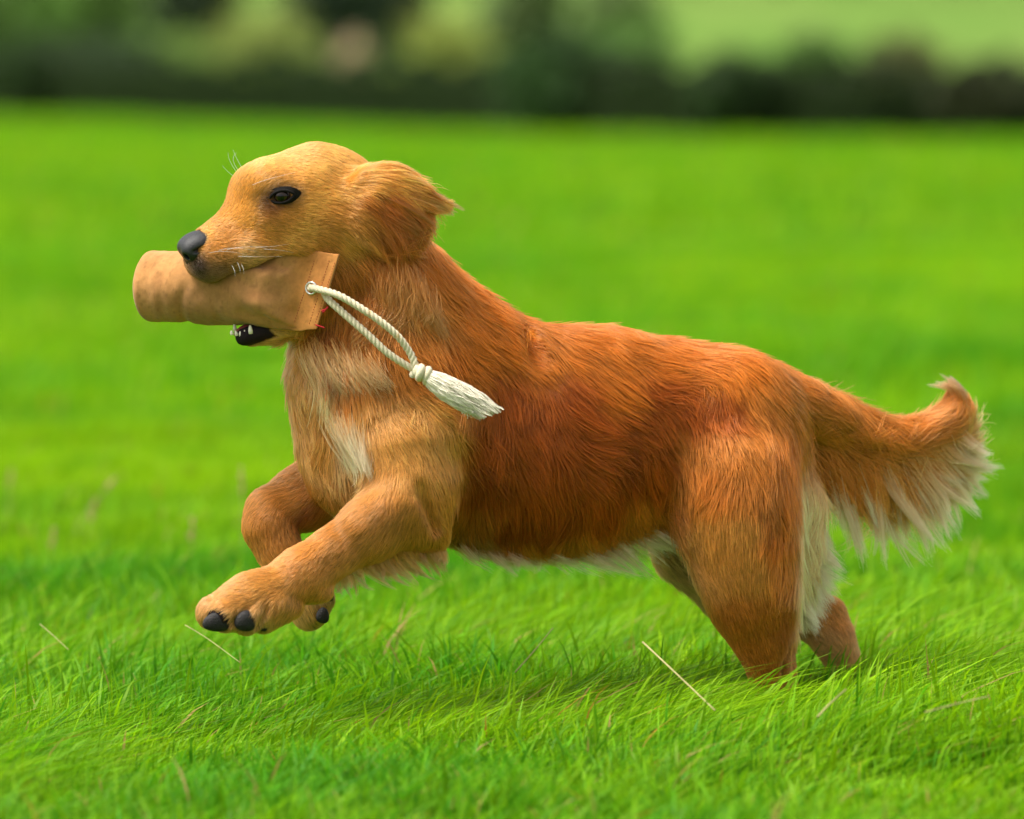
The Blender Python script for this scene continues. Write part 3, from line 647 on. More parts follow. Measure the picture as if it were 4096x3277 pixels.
bvh = BVHTree.FromPolygons([tuple(p) for p in bv], [tuple(q) for q in bf])
def hit(px, py):
    d = ray(px, py); h = bvh.ray_cast(Vector(CAM), Vector(d/np.linalg.norm(d)))
    return None if h[0] is None else (np.array(h[0]), np.array(h[1]))
CAMX, CAMU = np.array([1.0, 0, 0]), np.array([0, SP, CP])
G_pos, G_dir, G_len, G_lift, G_col = [], [], [], [], []
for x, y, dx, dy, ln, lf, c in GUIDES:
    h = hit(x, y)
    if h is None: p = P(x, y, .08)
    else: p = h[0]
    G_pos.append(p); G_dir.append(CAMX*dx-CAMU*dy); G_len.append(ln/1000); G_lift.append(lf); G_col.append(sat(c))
for x, y, s, dx, dy, ln, lf, c in GUIDES_W:
    G_pos.append(BODY(x, y, s)); G_dir.append(CAMX*dx-CAMU*dy); G_len.append(ln/1000); G_lift.append(lf); G_col.append(sat(c))
G_pos, G_dir, G_len, G_lift, G_col = map(np.array, (G_pos, G_dir, G_len, G_lift, G_col))
G_dir = G_dir/np.linalg.norm(G_dir, axis=1)[:, None]
G_all = np.hstack([G_dir, G_len[:, None], G_lift[:, None], G_col])
def field(p):
    out = np.empty((len(p), 8))
    for i in range(0, len(p), 20000):
        q = p[i:i+20000]
        d2 = ((q[:, None, :]-G_pos[None])**2).sum(2)
        w = 1/(d2+1e-4)**2.2; w /= w.sum(1)[:, None]
        out[i:i+20000] = w@G_all
    return out
def grow(N, seed, cells=(.0068, .0042), lscale=1.0, rscale=1.0, minlen=0.0, tint=1.0, extra=0.0):
    r = np.random.default_rng(seed)
    tri = np.vstack([bf[:, [0, 1, 2]], bf[:, [0, 2, 3]]]); a, b, c = bv[tri[:, 0]], bv[tri[:, 1]], bv[tri[:, 2]]
    cr = np.cross(b-a, c-a); area = np.linalg.norm(cr, axis=1)/2; nrm = cr/np.maximum(2*area, 1e-12)[:, None]
    cen = (a+b+c)/3; vis = (nrm*(CAM-cen)).sum(1)/np.linalg.norm(CAM-cen, axis=1)
    wgt = area*np.where(vis > -.25, 1.0, .35)
    fc = field(cen); wgt = wgt*np.clip((.022/np.maximum(fc[:, 3], .004)), .8, 2.6)
    k = r.choice(len(tri), N, p=wgt/wgt.sum()); u, v = r.random((2, N)); m = u+v > 1; u[m], v[m] = 1-u[m], 1-v[m]
    root = a[k]+(b[k]-a[k])*u[:, None]+(c[k]-a[k])*v[:, None]
    n = g_body.grad(root); f = field(root); bare = BARE(root)
    keep = ~bare & (f[:, 3] >= minlen); root, n, f = root[keep], n[keep], f[keep]; N = len(root)
    L = f[:, 3]*(.7+.5*r.random(N))*lscale; lift = f[:, 4]+extra; col = f[:, 5:8]
    # locks: hairs of one lattice cell share a direction wobble and lean on a common axis
    wob = vnoise(root, 11)*.52+vnoise(root, 32)*.38+vnoise(root, 75)*.14+r.normal(0, .07, (N, 3))
    d = f[:, :3]+wob*np.clip(L/.03, .35, 1)[:, None]
    d = d-n*(d*n).sum(1)[:, None]; d /= np.maximum(np.linalg.norm(d, axis=1), 1e-6)[:, None]
    K = 6; pts = np.empty((N, K, 3)); pts[:, 0] = root-n*.001
    p = root.copy(); curl = vnoise(root, 35)*.5
    # clump towards the tip of a nearby parent
    cell = np.where(L > .018, cells[0], cells[1])[:, None]
    key = np.floor(root/cell+vnoise(root, 90)*.35).astype(np.int64); h = (key*np.array([73856093, 19349663, 83492791])).sum(1)
    uq, inv = np.unique(h, return_inverse=True); cnt = np.bincount(inv)
    cm = np.stack([np.bincount(inv, root[:, i])/cnt for i in range(3)], 1)[inv]
    cl = (np.random.default_rng(3).random(len(uq)))[inv]
    clump = np.clip(L/.03, .25, 1)*(.45+.45*cl)
    for j in range(1, K):
        t = j/(K-1)
        nn = g_body.grad(p)
        dd = d+curl*t*np.clip(L/.03, .2, 1)[:, None]; dd = dd-nn*(dd*nn).sum(1)[:, None]; dd /= np.maximum(np.linalg.norm(dd, axis=1), 1e-6)[:, None]
        p = p+dd*(L/(K-1))[:, None]
        hgt = L*lift*.8*(t**.8)*(.5+1.0*cl)+.0008
        nn = g_body.grad(p); p = p+nn*np.clip(hgt-g_body.value(p), -.012, .02)[:, None]
        off = (cm-root)*(clump*t*.95)[:, None]
        pts[:, j] = p+off-nn*(off*nn).sum(1)[:, None]
    tone = tint*(1+.42*(cl-.5)+.16*vnoise(root, 14)[:, 0]+.14*vnoise(root, 45)[:, 1])+r.normal(0, .15, N)
    ts = np.linspace(0, 1, K)
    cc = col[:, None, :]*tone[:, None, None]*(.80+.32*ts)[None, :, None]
    rad = rscale*np.clip(L/.03, .55, 1.0)[:, None]*np.array([.00034, .00036, .00033, .00027, .00019, .00008])[None]
    return pts, rad, cc
EYE = hit(1126, 788)[0]
NOSE_C = HEAD(772, 985)
PADS = []
def BARE(p):
    e = p-EYE; m = ((e@HEAD.F)/.0225)**2+((e@HEAD.U)/.0112)**2+((e@HEAD.S)/.03)**2 < 1
    m |= np.linalg.norm((p-NOSE_C), axis=1) < .026
    ax = (DUM_B-DUM_A)/np.linalg.norm(DUM_B-DUM_A); q = p-DUM_A
    r = np.linalg.norm(q-ax*(q@ax)[:, None], axis=1)
    m |= (r < DUM_R+.004) & (q@ax > -.02) & (q@ax < .235)
    # dark lips of the lower jaw
    j = p-HEAD(1020, 1345); m |= (((j@HEAD.F)/.045)**2+((j@HEAD.S)/.035)**2 < 1) & (np.abs(j@HEAD.U) < .03) & (j@HEAD.U+.10*(j@HEAD.F) > -.0085)
    for c, rr in PADS: m |= np.linalg.norm(p-c, axis=1) < rr
    return m

# ------------------------------------------------------------------ the dog as an object with its parts
dog = empty('dog', PG(3080, 2850), 'golden retriever bounding left across the grass with a canvas dummy in its mouth', 'dog')
M_hair = mat_hair('fur', diffuse=.55); M_plume = mat_hair('feathering', diffuse=.55)
M_skin = mat_attr('skin', .8, .1)
PAD_DEF = [(866, 2488, .164, 54, 24, 38), (980, 2484, .178, 41, 24, 41), (1052, 2508, .165, 17, 14, 18), (1290, 2462, -.004, 26, 16, 32), (1318, 2372, -.006, 18, 14, 34)]
for x, y, s, rx, rs, ry in PAD_DEF: PADS.append((BODY(x, y, s), max(rx, ry)*PX*1.0))
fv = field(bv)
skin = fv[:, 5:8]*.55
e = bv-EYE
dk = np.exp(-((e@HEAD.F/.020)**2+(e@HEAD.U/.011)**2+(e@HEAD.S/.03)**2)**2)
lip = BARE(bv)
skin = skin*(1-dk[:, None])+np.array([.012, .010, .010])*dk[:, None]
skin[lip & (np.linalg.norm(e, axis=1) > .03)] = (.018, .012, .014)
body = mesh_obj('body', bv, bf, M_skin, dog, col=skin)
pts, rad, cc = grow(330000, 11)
# dark rims round the eye, on the hairs that grow there
rt = pts[:, 0]-EYE
dk = np.exp(-((((rt@HEAD.F)-.003)/.034)**2+(rt@HEAD.U/.0195)**2)**1.5)*(np.linalg.norm(rt, axis=1) < .05)
cc = cc*(1-dk[:, None, None])+np.array(C_DARK)[None, None]*dk[:, None, None]
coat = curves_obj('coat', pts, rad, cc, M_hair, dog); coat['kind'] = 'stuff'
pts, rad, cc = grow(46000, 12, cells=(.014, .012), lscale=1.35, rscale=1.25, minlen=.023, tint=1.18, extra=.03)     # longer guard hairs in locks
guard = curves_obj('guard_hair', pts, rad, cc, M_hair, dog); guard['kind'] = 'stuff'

# long feathering: sheets of locks between a root line, a middle line and a tip line
class Surf:
    "points lie on the coat: photo pixel, plus metres towards the viewer"
    S, U, F = BODY.S, BODY.U, BODY.F
    def __call__(self, x, y, s):
        h = hit(x, y); return (P(x, y, .1) if h is None else h[0])+np.array([0, -1.0, 0])*s
SURF = Surf()
def plume(name, roots, mids, tips, nl, nh, width, c0, c1, depth=.02, fr=BODY, seed=5, rscale=1.0, stick=0.0, cpow=1.5, wav=.004, mat=None, taper=.80):
    r = np.random.default_rng(seed); K = 9; ts = np.linspace(0, 1, K)
    A, Mi, T = [np.array([fr(x, y, s) for x, y, s in q]) for q in (roots, mids, tips)]
    def at(Q, u):
        x = np.clip(u, 0, 1)*(len(Q)-1); i = np.minimum(x.astype(int), len(Q)-2); t = (x-i)[:, None]
        return Q[i]*(1-t)+Q[i+1]*t
    u = np.clip((np.arange(nl)+r.random(nl))/nl, 0, 1)
    ln = r.uniform(.62, 1.10, nl)
    a = at(A, u+r.normal(0, .02, nl)); m = at(Mi, u+r.normal(0, .03, nl)); t_ = at(T, u+r.normal(0, .03, nl))
    dj = r.normal(0, depth, nl)[:, None]*fr.S[None]
    ctrl = m*2-(a+t_)/2                             # quadratic through the middle point
    P_ = []
    ph = r.random(nl)*6.28
    for j, t in enumerate(ts):
        tt = t*ln
        tt = tt[:, None]
        q = a*(1-tt)**2+ctrl*2*tt*(1-tt)+t_*tt**2+dj*tt
        q = q+(fr.U*.7+fr.F*.7)[None]*(np.sin(ph+t*5)*wav*t)[:, None]
        P_.append(q)
    axis = np.stack(P_, 1)                           # nl,K,3
    off = r.normal(0, 1, (nl, nh, 3)); sp = width*(1-taper*ts**1.2)
    pts = axis[:, None]+off[:, :, None, :]*sp[None, None, :, None]
    # ragged lengths
    cutl = r.uniform(.55, 1.0, (nl, nh))**.6
    base = pts[:, :, :1]; idx = cutl[:, :, None]*ts[None, None]*(K-1); i0 = np.minimum(idx.astype(int), K-2); tt = (idx-i0)[..., None]
    pts = np.take_along_axis(pts, i0[..., None], 2)*(1-tt)+np.take_along_axis(pts, (i0+1)[..., None], 2)*tt
    pts = pts.reshape(-1, K, 3)
    tn = (r.normal(1, .10, nl)[:, None]*r.normal(1, .06, (nl, nh))).reshape(-1)
    mixv = np.clip((idx/(K-1)).reshape(-1, K), 0, 1)**cpow
    c0, c1 = sat(np.array(c0)), np.array(c1)
    cols = (np.array(c0)*(1-mixv[..., None])+np.array(c1)*mixv[..., None])*tn[:, None, None]
    rad = np.array([.9, 1, 1, 1, .95, .85, .7, .5, .25])*.00036*rscale
    if stick:
        q = pts.reshape(-1, 3); d = g_body.value(q); n = g_body.grad(q)
        q += n*np.clip(stick-d, 0, .05)[:, None]
    o = curves_obj(name, pts, rad, cols, mat or M_hair, dog); o['kind'] = 'stuff'; return o
Z = -.02
plume('tail_feathering',
      [(3230, 1660, Z), (3320, 1720, Z), (3420, 1770, Z), (3520, 1800, Z), (3610, 1810, Z), (3690, 1795, Z), (3760, 1760, Z), (3815, 1690, Z)],
      [(3270, 1880, Z), (3380, 1950, Z), (3490, 2000, Z), (3610, 2000, Z), (3720, 1960, Z), (3790, 1915, Z), (3850, 1860, Z), (3872, 1770, Z)],
      [(3350, 2130, Z), (3430, 2220, Z), (3540, 2250, Z), (3700, 2225, Z), (3830, 2130, Z), (3905, 2020, Z), (3985, 1885, Z), (3945, 1785, Z)],
      190, 46, .0058, (.70, .43, .17), (.97, .86, .62), depth=.015, seed=21, cpow=1.3, rscale=1.1, wav=.013, mat=M_plume, taper=.64)
plume('tail_tip_hair', [(3790, 1720, Z), (3830, 1680, Z), (3832, 1620, Z)], [(3845, 1640, Z), (3850, 1580, Z), (3815, 1560, Z)], [(3800, 1520, Z), (3782, 1490, Z), (3735, 1548, Z)],
      26, 55, .0055, C_TAIL, C_CREAM, depth=.007, seed=22, cpow=2.5, mat=M_plume)
plume('breeches',
      [(3120, 1800, .03), (3150, 1950, .045), (3160, 2100, .055), (3155, 2250, .06), (3145, 2400, .06)],
      [(3200, 1960, .03), (3235, 2080, .04), (3245, 2200, .05), (3225, 2340, .055), (3190, 2470, .055)],
      [(3265, 2150, .01), (3340, 2210, .02), (3365, 2290, .03), (3310, 2450, .04), (3235, 2580, .045)],
      130, 50, .0075, (.86, .66, .40), (.92, .80, .58), depth=.020, seed=23, cpow=.7, mat=M_plume, taper=.6, wav=.008)
plume('belly_fringe',
      [(1830, 2160, .02), (1980, 2190, .02), (2150, 2190, .02), (2330, 2160, .02), (2500, 2090, .02), (2580, 2030, .02)],
      [(1845, 2200, .02), (2000, 2225, .02), (2190, 2225, .02), (2390, 2200, .02), (2560, 2140, .02), (2620, 2090, .02)],
      [(1880, 2245, .02), (2040, 2280, .02), (2290, 2285, .02), (2540, 2290, .02), (2690, 2220, .02), (2690, 2160, .02)],
      130, 36, .0065, C_HIND, (.92, .80, .56), depth=.03, seed=24, cpow=1.2, wav=.008, taper=.6)
plume('elbow_feathering',
      [(1755, 2120, .125), (1700, 2170, .128), (1620, 2190, .128), (1520, 2210, .128), (1420, 2250, .13), (1330, 2290, .13)],
      [(1770, 2190, .125), (1735, 2230, .128), (1650, 2250, .128), (1540, 2265, .128), (1430, 2285, .13), (1330, 2325, .13)],
      [(1775, 2275, .125), (1770, 2300, .128), (1730, 2310, .128), (1610, 2330, .128), (1480, 2350, .13), (1340, 2385, .13)],
      70, 36, .0048, C_LEG, C_PALE, depth=.008, seed=25, wav=.012)
HX_ = HEAD
plume('ear_feathering', [(1465, 690, .075), (1500, 705, .088), (1520, 730, .095)], [(1585, 668, .095), (1625, 700, .105), (1640, 740, .11)], [(1700, 735, .10), (1735, 772, .105), (1760, 800, .108)],
      22, 55, .0045, C_FACE, C_CROWN, depth=.006, fr=HEAD, seed=26, wav=.006)
plume('ear_feathering', [(1530, 735, .10), (1560, 765, .108), (1560, 800, .112)], [(1665, 752, .11), (1690, 790, .115), (1680, 830, .118)], [(1838, 828, .105), (1815, 836, .108), (1780, 856, .11)],
      26, 55, .0045, C_EAR, C_FACE, depth=.005, fr=HEAD, seed=30, wav=.006)
plume('ear_feathering', [(1480, 770, .09), (1520, 830, .108), (1520, 890, .112), (1490, 930, .10)], [(1610, 810, .120), (1620, 890, .124), (1590, 955, .12), (1530, 985, .11)], [(1740, 905, .115), (1735, 945, .118), (1680, 995, .115), (1590, 1035, .11)],
      44, 55, .0052, C_RUST, C_EAR, depth=.006, fr=HEAD, seed=33, wav=.009)
plume('chest_ruff', [(1225, 1400, .002), (1270, 1390, .002), (1330, 1400, .002), (1400, 1420, .002), (1480, 1450, .002)], [(1250, 1500, .012), (1300, 1495, .012), (1370, 1490, .012), (1440, 1500, .012), (1530, 1510, .010)], [(1290, 1640, .008), (1345, 1630, .008), (1420, 1600, .008), (1500, 1580, .008), (1590, 1560, .006)],
      52, 24, .0095, C_SHO, (.80, .58, .33), depth=.003, fr=SURF, seed=27, cpow=.9, wav=.012, taper=.55)
plume('breast_tuft', [(1330, 1670, .002), (1380, 1670, .002), (1430, 1720, .002)], [(1368, 1760, .010), (1412, 1765, .010), (1450, 1815, .009)], [(1405, 1870, .006), (1460, 1870, .008), (1492, 1925, .006)],
      40, 30, .0085, C_PALE, (.94, .82, .62), depth=.003, fr=SURF, seed=28, cpow=.7, wav=.007, taper=.55)
plume('neck_ruff', [(1500, 1090, .002), (1580, 1070, .002), (1650, 1100, .002), (1720, 1180, .002), (1560, 1190, .002), (1450, 1240, .002)], [(1515, 1180, .012), (1600, 1165, .012), (1680, 1200, .012), (1745, 1270, .010), (1570, 1275, .012), (1450, 1330, .012)], [(1500, 1290, .008), (1600, 1290, .008), (1710, 1320, .008), (1800, 1380, .008), (1555, 1375, .008), (1430, 1430, .008)],
      90, 26, .0080, C_NECK, (.60, .33, .11), depth=.004, fr=SURF, seed=29, wav=.016, taper=.55)
# eye, lids, nose, pads, teeth, tongue, whiskers
def blob(name, c, A, r, mat, parent, nu=24, nv=14, fn=None):
    v, f = [], []
    for i in range(nv+1):
        th = math.pi*i/nv
        for j in range(nu):
            ph = 2*math.pi*j/nu
            q = np.array([math.sin(th)*math.cos(ph), math.sin(th)*math.sin(ph), math.cos(th)])
            if fn: q = fn(q)
            v.append(np.array(c)+A[0]*q[0]*r[0]+A[1]*q[1]*r[1]+A[2]*q[2]*r[2])
    for i in range(nv):
        for j in range(nu):
            k = (j+1) % nu; f.append((i*nu+j, i*nu+k, (i+1)*nu+k, (i+1)*nu+j))
    return mesh_obj(name, v, f, mat, parent)
HA = np.array([HEAD.F, HEAD.S, HEAD.U]); BA = np.array([BODY.F, BODY.S, BODY.U])
def mat_eye():
    m, n, l, b = nodes_of('eye')
    tc = n.new('ShaderNodeTexCoord'); g = n.new('ShaderNodeVectorMath'); g.operation = 'DISTANCE'
    l.new(tc.outputs['Object'], g.inputs[0]); g.inputs[1].default_value = tuple(EYE_FRONT)
    r = n.new('ShaderNodeValToRGB'); r.color_ramp.elements[0].position = .0; r.color_ramp.elements[0].color = (.003, .002, .002, 1)
    r.color_ramp.elements[1].position = 1; r.color_ramp.elements[1].color = (.02, .012, .01, 1)
    for ps, c in ((.40, (.003, .002, .002, 1)), (.46, (.030, .011, .004, 1)), (.72, (.022, .008, .003, 1)), (.80, (.006, .004, .003, 1))):
        e = r.color_ramp.elements.new(ps); e.color = c
    mr = n.new('ShaderNodeMapRange'); mr.inputs['From Max'].default_value = .0125
    l.new(g.outputs['Value'], mr.inputs['Value']); l.new(mr.outputs[0], r.inputs[0]); l.new(r.outputs[0], b.inputs['Base Color'])
    b.inputs['Roughness'].default_value = .03; b.inputs['Specular IOR Level'].default_value = .4; b.inputs['Coat Weight'].default_value = 0; b.inputs['Coat Roughness'].default_value = .02
    return m
LOOK = HEAD.S*.85+HEAD.F*.52; LOOK = LOOK/np.linalg.norm(LOOK)
EYE_N = LOOK
def set_eye(sign):
    return None
eye_c = EYE-EYE_N*.0070
EYE_FRONT = eye_c+EYE_N*.0135-np.array(dog.location)*0
M_eye = mat_eye()
M_lid = mat_plain('eyelid', (.010, .008, .007), .8, .12, noise=.2)
ex = np.cross(EYE_N, HEAD.U); ex /= np.linalg.norm(ex); ey = np.cross(ex, EYE_N)
if np.dot(ex, CAMX) < 0: ex = -ex
if ey[2] < 0: ey = -ey
eye = blob('eye', eye_c, np.array([ex, ey, EYE_N]), (.0142, .0142, .0142), M_eye, dog)
lid = []
for k in range(41):
    a = 2*math.pi*k/40
    x = math.cos(a)*.0188; yy = math.sin(a)
    y = (.0100*yy if yy > 0 else .0082*yy)*(1-.35*abs(math.cos(a))**3)
    z = .0160*math.sqrt(max(1-(y/.0160)**2-(x/.0240)**2, .02))-.0046
    lid.append(eye_c+ex*(x+.001)+ey*(y-x*.06)+EYE_N*(z+.0035))
v, f = tube(np.array(lid), .0021, 8); mesh_obj('eyelid', v, f, M_lid, dog)
v2 = []                       # skin between the lid rim and the coat
ring_o = [eye_c+(p-eye_c)*1.0+((p-eye_c)-EYE_N*np.dot(p-eye_c, EYE_N))*.55-EYE_N*.004 for p in lid]
v2 = np.vstack([lid, ring_o]); n_ = len(lid)
mesh_obj('eye_rim', v2, [(i, i+1, n_+i+1, n_+i) for i in range(n_-1)], M_lid, dog)

# nose leather, its own small implicit surface with nostrils
ng = SDF(NOSE_C-.065, NOSE_C+.065, .0016)
NC = HEAD(790, 985)
ng.ell(HEAD(788, 972), HA, (.031, .0305, .0180), .01)
ng.ell(HEAD(796, 1030, 0), HA, (.022, .016, .028), .014)
for s in (1, -1):
    ng.ell(HEAD(790, 996, .0165*s), HA, (.025, .0160, .0190), .008)
    ng.ell(NC+HEAD.F*.0205+HEAD.S*(.0175*s)-HEAD.U*.0055, HA, (.013, .0060, .0062), .004, 'cut')
    ng.ell(NC+HEAD.F*.006+HEAD.S*(.0325*s)-HEAD.U*.0015, HA, (.018, .0060, .0036), .003, 'cut')
nv_, nf_ = ng.mesh()
M_nose = mat_plain('nose_leather', (.010, .010, .012), .42, .5, noise=.25, scale=200, bump=.5, bscale=900)
mesh_obj('nose', nv_, nf_, M_nose, dog)
M_pad = mat_plain('paw_pad', (.014, .012, .012), .62, .35, noise=.4, scale=160, bump=.9, bscale=420)
for x, y, s, rx, rs, ry in PAD_DEF:
    blob('paw_pad', BODY(x, y, s), BA, (rx*PX*1.02, rs*PX, ry*PX), M_pad, dog, fn=lambda q: np.array([q[0]*(1-.22*q[2]), q[1], np.sign(q[2])*abs(q[2])**.85*(1-.12*q[0])]))
M_tooth = mat_plain('tooth', (.80, .74, .60), .25, .5, noise=.08)
M_gum = mat_plain('gum', (.25, .06, .06), .3, .5, noise=.25, scale=90)
for x, y, s, h, w in ((928, 1326, .008, 4, 7), (946, 1330, .010, 7, 7), (963, 1332, .013, 7, 7), (981, 1328, .017, 8, 7), (1003, 1322, .022, 22, 10), (940, 1312, -.014, 20, 8)):
    p0 = HEAD(x, y+14, s); p1 = HEAD(x-3, y-h, s)
    vv, ff = tube(np.array([p0, p0*.6+p1*.4, p0*.2+p1*.8, p1]), np.array([w, w*.95, w*.6, w*.15])*PX, 8); mesh_obj('tooth', vv, ff, M_tooth, dog)
blob('tongue', HEAD(1015, 1312, -.004), HA, (.034, .013, .011), M_gum, dog)
for x, y, s, rs in ((866, 2448, .150, 1), (950, 2442, .172, 1), (1030, 2470, .165, .8)):
    c0 = BODY(x, y, s); vv, ff = tube(np.array([c0+BODY.F*0, c0+BODY.F*.006-BODY.U*.003, c0+BODY.F*.010-BODY.U*.009]), np.array([.0034, .0026, .0006])*rs, 8); mesh_obj('claw', vv, ff, M_pad, dog)
# whiskers
wk = []
for a, b, c in (((965, 712), (925, 655), (912, 610)), ((975, 705), (935, 650), (945, 612)), ((960, 722), (915, 690), (890, 662)), ((985, 700), (950, 640), (932, 598))):
    wk.append([HEAD(*a, -.035), HEAD(*b, -.04), HEAD(*c, -.045)])
for k in range(6):
    x = 840+k*36+random.uniform(-6, 6); y = 1012+random.uniform(-8, 45)-(x-840)*.12
    wk.append([HEAD(x, y, .048), HEAD(x+70, y-10+random.uniform(-14, 14), .075), HEAD(x+150+random.uniform(0, 60), y+5+random.uniform(-25, 30), .075)])
for x, y in ((945, 1045), (925, 1060), (960, 1050)):
    wk.append([HEAD(x, y, .046), HEAD(x+12, y+22, .062), HEAD(x+16, y+48, .066)])
wk.append([HEAD(1010, 740, .055), HEAD(1080, 715, .07), HEAD(1180, 690, .075)])
wk.append([HEAD(1410, 930, .095), HEAD(1470, 945, .11), HEAD(1560, 955, .12)])
wp = np.array([[np.array(a)*(1-t)**2+2*t*(1-t)*(2*np.array(b)-(np.array(a)+np.array(c))/2)+np.array(c)*t*t for t in np.linspace(0, 1, 8)] for a, b, c in wk])
wo = curves_obj('whiskers', wp, np.linspace(.00030, .0001, 8), np.full((len(wp), 8, 3), .80), M_hair, dog); wo['kind'] = 'stuff'

# ================================================================== THE CANVAS DUMMY
def smooth(t, a, b):
    x = np.clip((t-a)/(b-a), 0, 1); return x*x*(3-2*x)
DB = P(1312, 1168, 0.236); DA = DUM_A
dax = (DB-DA); DLEN = np.linalg.norm(dax); dax = dax/DLEN
dup = CAMU-dax*np.dot(CAMU, dax); dup /= np.linalg.norm(dup); dout = np.cross(dax, dup)
if np.dot(dout, CAM-DA) < 0: dout = -dout
dummy = empty('retrieving_dummy', P(980, 1290, .17), 'orange-tan canvas retrieving dummy with rope loop, gripped in the dog\'s jaws', 'dog toy')
def dummy_surface(nt=190, na=80):
    ts = np.concatenate([[0, 0, .0], np.linspace(0.0, 1.0, nt)]); v = []; kind = []
    rows = []
    endr = [(.0, .002), (.35, -.001), (.7, -.001)]
    for i in range(3): rows.append((0.0, endr[i][0], endr[i][1]))
    for t in np.linspace(0, 1, nt): rows.append((t, None, 0))
    an = np.linspace(0, 2*math.pi, na, endpoint=False)
    V = []
    for t, rr, push in rows:
        fl = smooth(t, .70, .87)
        hh = DUM_R*(1+.10*fl-.05*smooth(t, .9, 1)); th = DUM_R*(1-fl)+.0026*fl
        if rr is None: cap = math.sqrt(max(0, 1-max(0, 1-t/.045)**2))*.22+.78 if t < .045 else 1.0
        else: cap = rr*.78
        ca, sa = np.cos(an), np.sin(an)
        ex = 1-.45*fl
        cy = np.sign(sa)*np.abs(sa)**ex; cx = np.sign(ca)*np.abs(ca)**ex
        h = cy*hh*cap; o = cx*th*cap
        shear = h*.30*smooth(t, .72, 1.0)
        p = DA[None]+dax[None]*((t*DLEN)+push+shear)[:, None]+dup[None]*h[:, None]+dout[None]*o[:, None]
        nrm = dup[None]*(sa[:, None])+dout[None]*(ca[:, None])
        # slack cloth: broad dents, folds gathered towards the flat tab, seams at both ends
        q = np.stack([np.full(na, t*DLEN), h, o], 1)
        dd = vnoise(q, 26)[:, 0]*.0030+vnoise(q*np.array([1.6, .7, .7]), 55)[:, 1]*.0010*(1-fl*.4)*min(1, cap)
        g1 = smooth(t, .45, .74)*(1-smooth(t, .80, .92))
        dd = dd+g1*(np.sin(an*7+t*16)*.0026+vnoise(q*np.array([.6, 1.6, 1.6]), 44)[:, 1]*.0035)
        dd = dd-.0035*np.exp(-((t-.30-.06*sa)/.028)**2)*smooth(-sa, -.6, .7)       # crease where the teeth hold
        dd = dd+vnoise(q, 120)[:, 2]*.0005
        V.append(p+nrm*dd[:, None])
    V = np.array(V); n = len(V); F = []
    for i in range(n-1):
        for j in range(na):
            k = (j+1) % na; F.append((i*na+j, i*na+k, (i+1)*na+k, (i+1)*na+j))
    F.append(tuple(range((n-1)*na, n*na)))
    return V.reshape(-1, 3), F, np.repeat(np.array([r[0] for r in rows]), na)
dv, df, dt = dummy_surface()
tabm = smooth(dt, .78, .88)[:, None]
dcol = np.array([.47, .222, .074])*(1-tabm)+np.array([.60, .245, .064])*tabm
dcol = dcol*(1-.16*np.exp(-((dt-.36)/.14)**2))[:, None]*np.where(vnoise(dv, 210)[:, :1] > .58, .80, 1.0)
stain = vnoise(dv, 18)[:, :1]*.5+vnoise(dv, 50)[:, 1:2]*.35
dcol = dcol*(1+.24*stain)*(1-np.clip(vnoise(dv, 40)[:, 2:3]-.15, 0, 1)*np.array([.35, .42, .46]))
def mat_canvas():
    m, n, l, b = nodes_of('canvas')
    a = n.new('ShaderNodeAttribute'); a.attribute_name = 'col'
    tc = n.new('ShaderNodeTexCoord'); nz = n.new('ShaderNodeTexNoise'); nz.inputs['Scale'].default_value = 130; nz.inputs['Detail'].default_value = 8; nz.inputs['Roughness'].default_value = .7
    l.new(tc.outputs['Object'], nz.inputs['Vector'])
    r = n.new('ShaderNodeMapRange'); r.inputs['From Min'].default_value = .28; r.inputs['From Max'].default_value = .72; r.inputs['To Min'].default_value = .78; r.inputs['To Max'].default_value = 1.10
    l.new(nz.outputs['Fac'], r.inputs['Value'])
    vm = n.new('ShaderNodeVectorMath'); vm.operation = 'SCALE'; l.new(a.outputs['Color'], vm.inputs[0]); l.new(r.outputs[0], vm.inputs['Scale']); l.new(vm.outputs[0], b.inputs['Base Color'])
    wv = n.new('ShaderNodeTexNoise'); wv.inputs['Scale'].default_value = 900; l.new(tc.outputs['Object'], wv.inputs['Vector'])
    bp = n.new('ShaderNodeBump'); bp.inputs['Strength'].default_value = .35; bp.inputs['Distance'].default_value = .001
    l.new(wv.outputs['Fac'], bp.inputs['Height']); l.new(bp.outputs[0], b.inputs['Normal'])
    b.inputs['Roughness'].default_value = .85; b.inputs['Specular IOR Level'].default_value = .15; b.inputs['Sheen Weight'].default_value = .15
    return m
mesh_obj('canvas_bag', dv, df, mat_canvas(), dummy, col=dcol)
dbvh = BVHTree.FromPolygons([tuple(p) for p in dv], [tuple(q) for q in df])
def dhit(px, py):
    d = ray(px, py); h = dbvh.ray_cast(Vector(CAM), Vector(d/np.linalg.norm(d)))
    return (np.array(h[0]), np.array(h[1])) if h[0] is not None else (P(px, py, .24), dout)
M_thread = mat_plain('red_thread', (.30, .055, .03), .8, .1)
parts = []
for (x0, y0, x1, y1, n) in ((1258, 1042, 1178, 1290, 24), (1318, 1040, 1236, 1300, 24), (1340, 1050, 1258, 1305, 24)):
    for k in range(n):
        ta, tb = (k+.15)/n, (k+.7)/n
        a, na_ = dhit(x0+(x1-x0)*ta, y0+(y1-y0)*ta); b, _ = dhit(x0+(x1-x0)*tb, y0+(y1-y0)*tb)
        m_ = (a+b)/2+dout*.0005
        parts.append(tube(np.array([a, m_, b]), np.array([.0002, .0006, .0002]), 5))
v, f = merge(parts); st = mesh_obj('stitching', v, f, M_thread, dummy); st['kind'] = 'stuff'
M_thread2 = mat_plain('scarlet_thread', (.50, .02, .03), .7, .2)
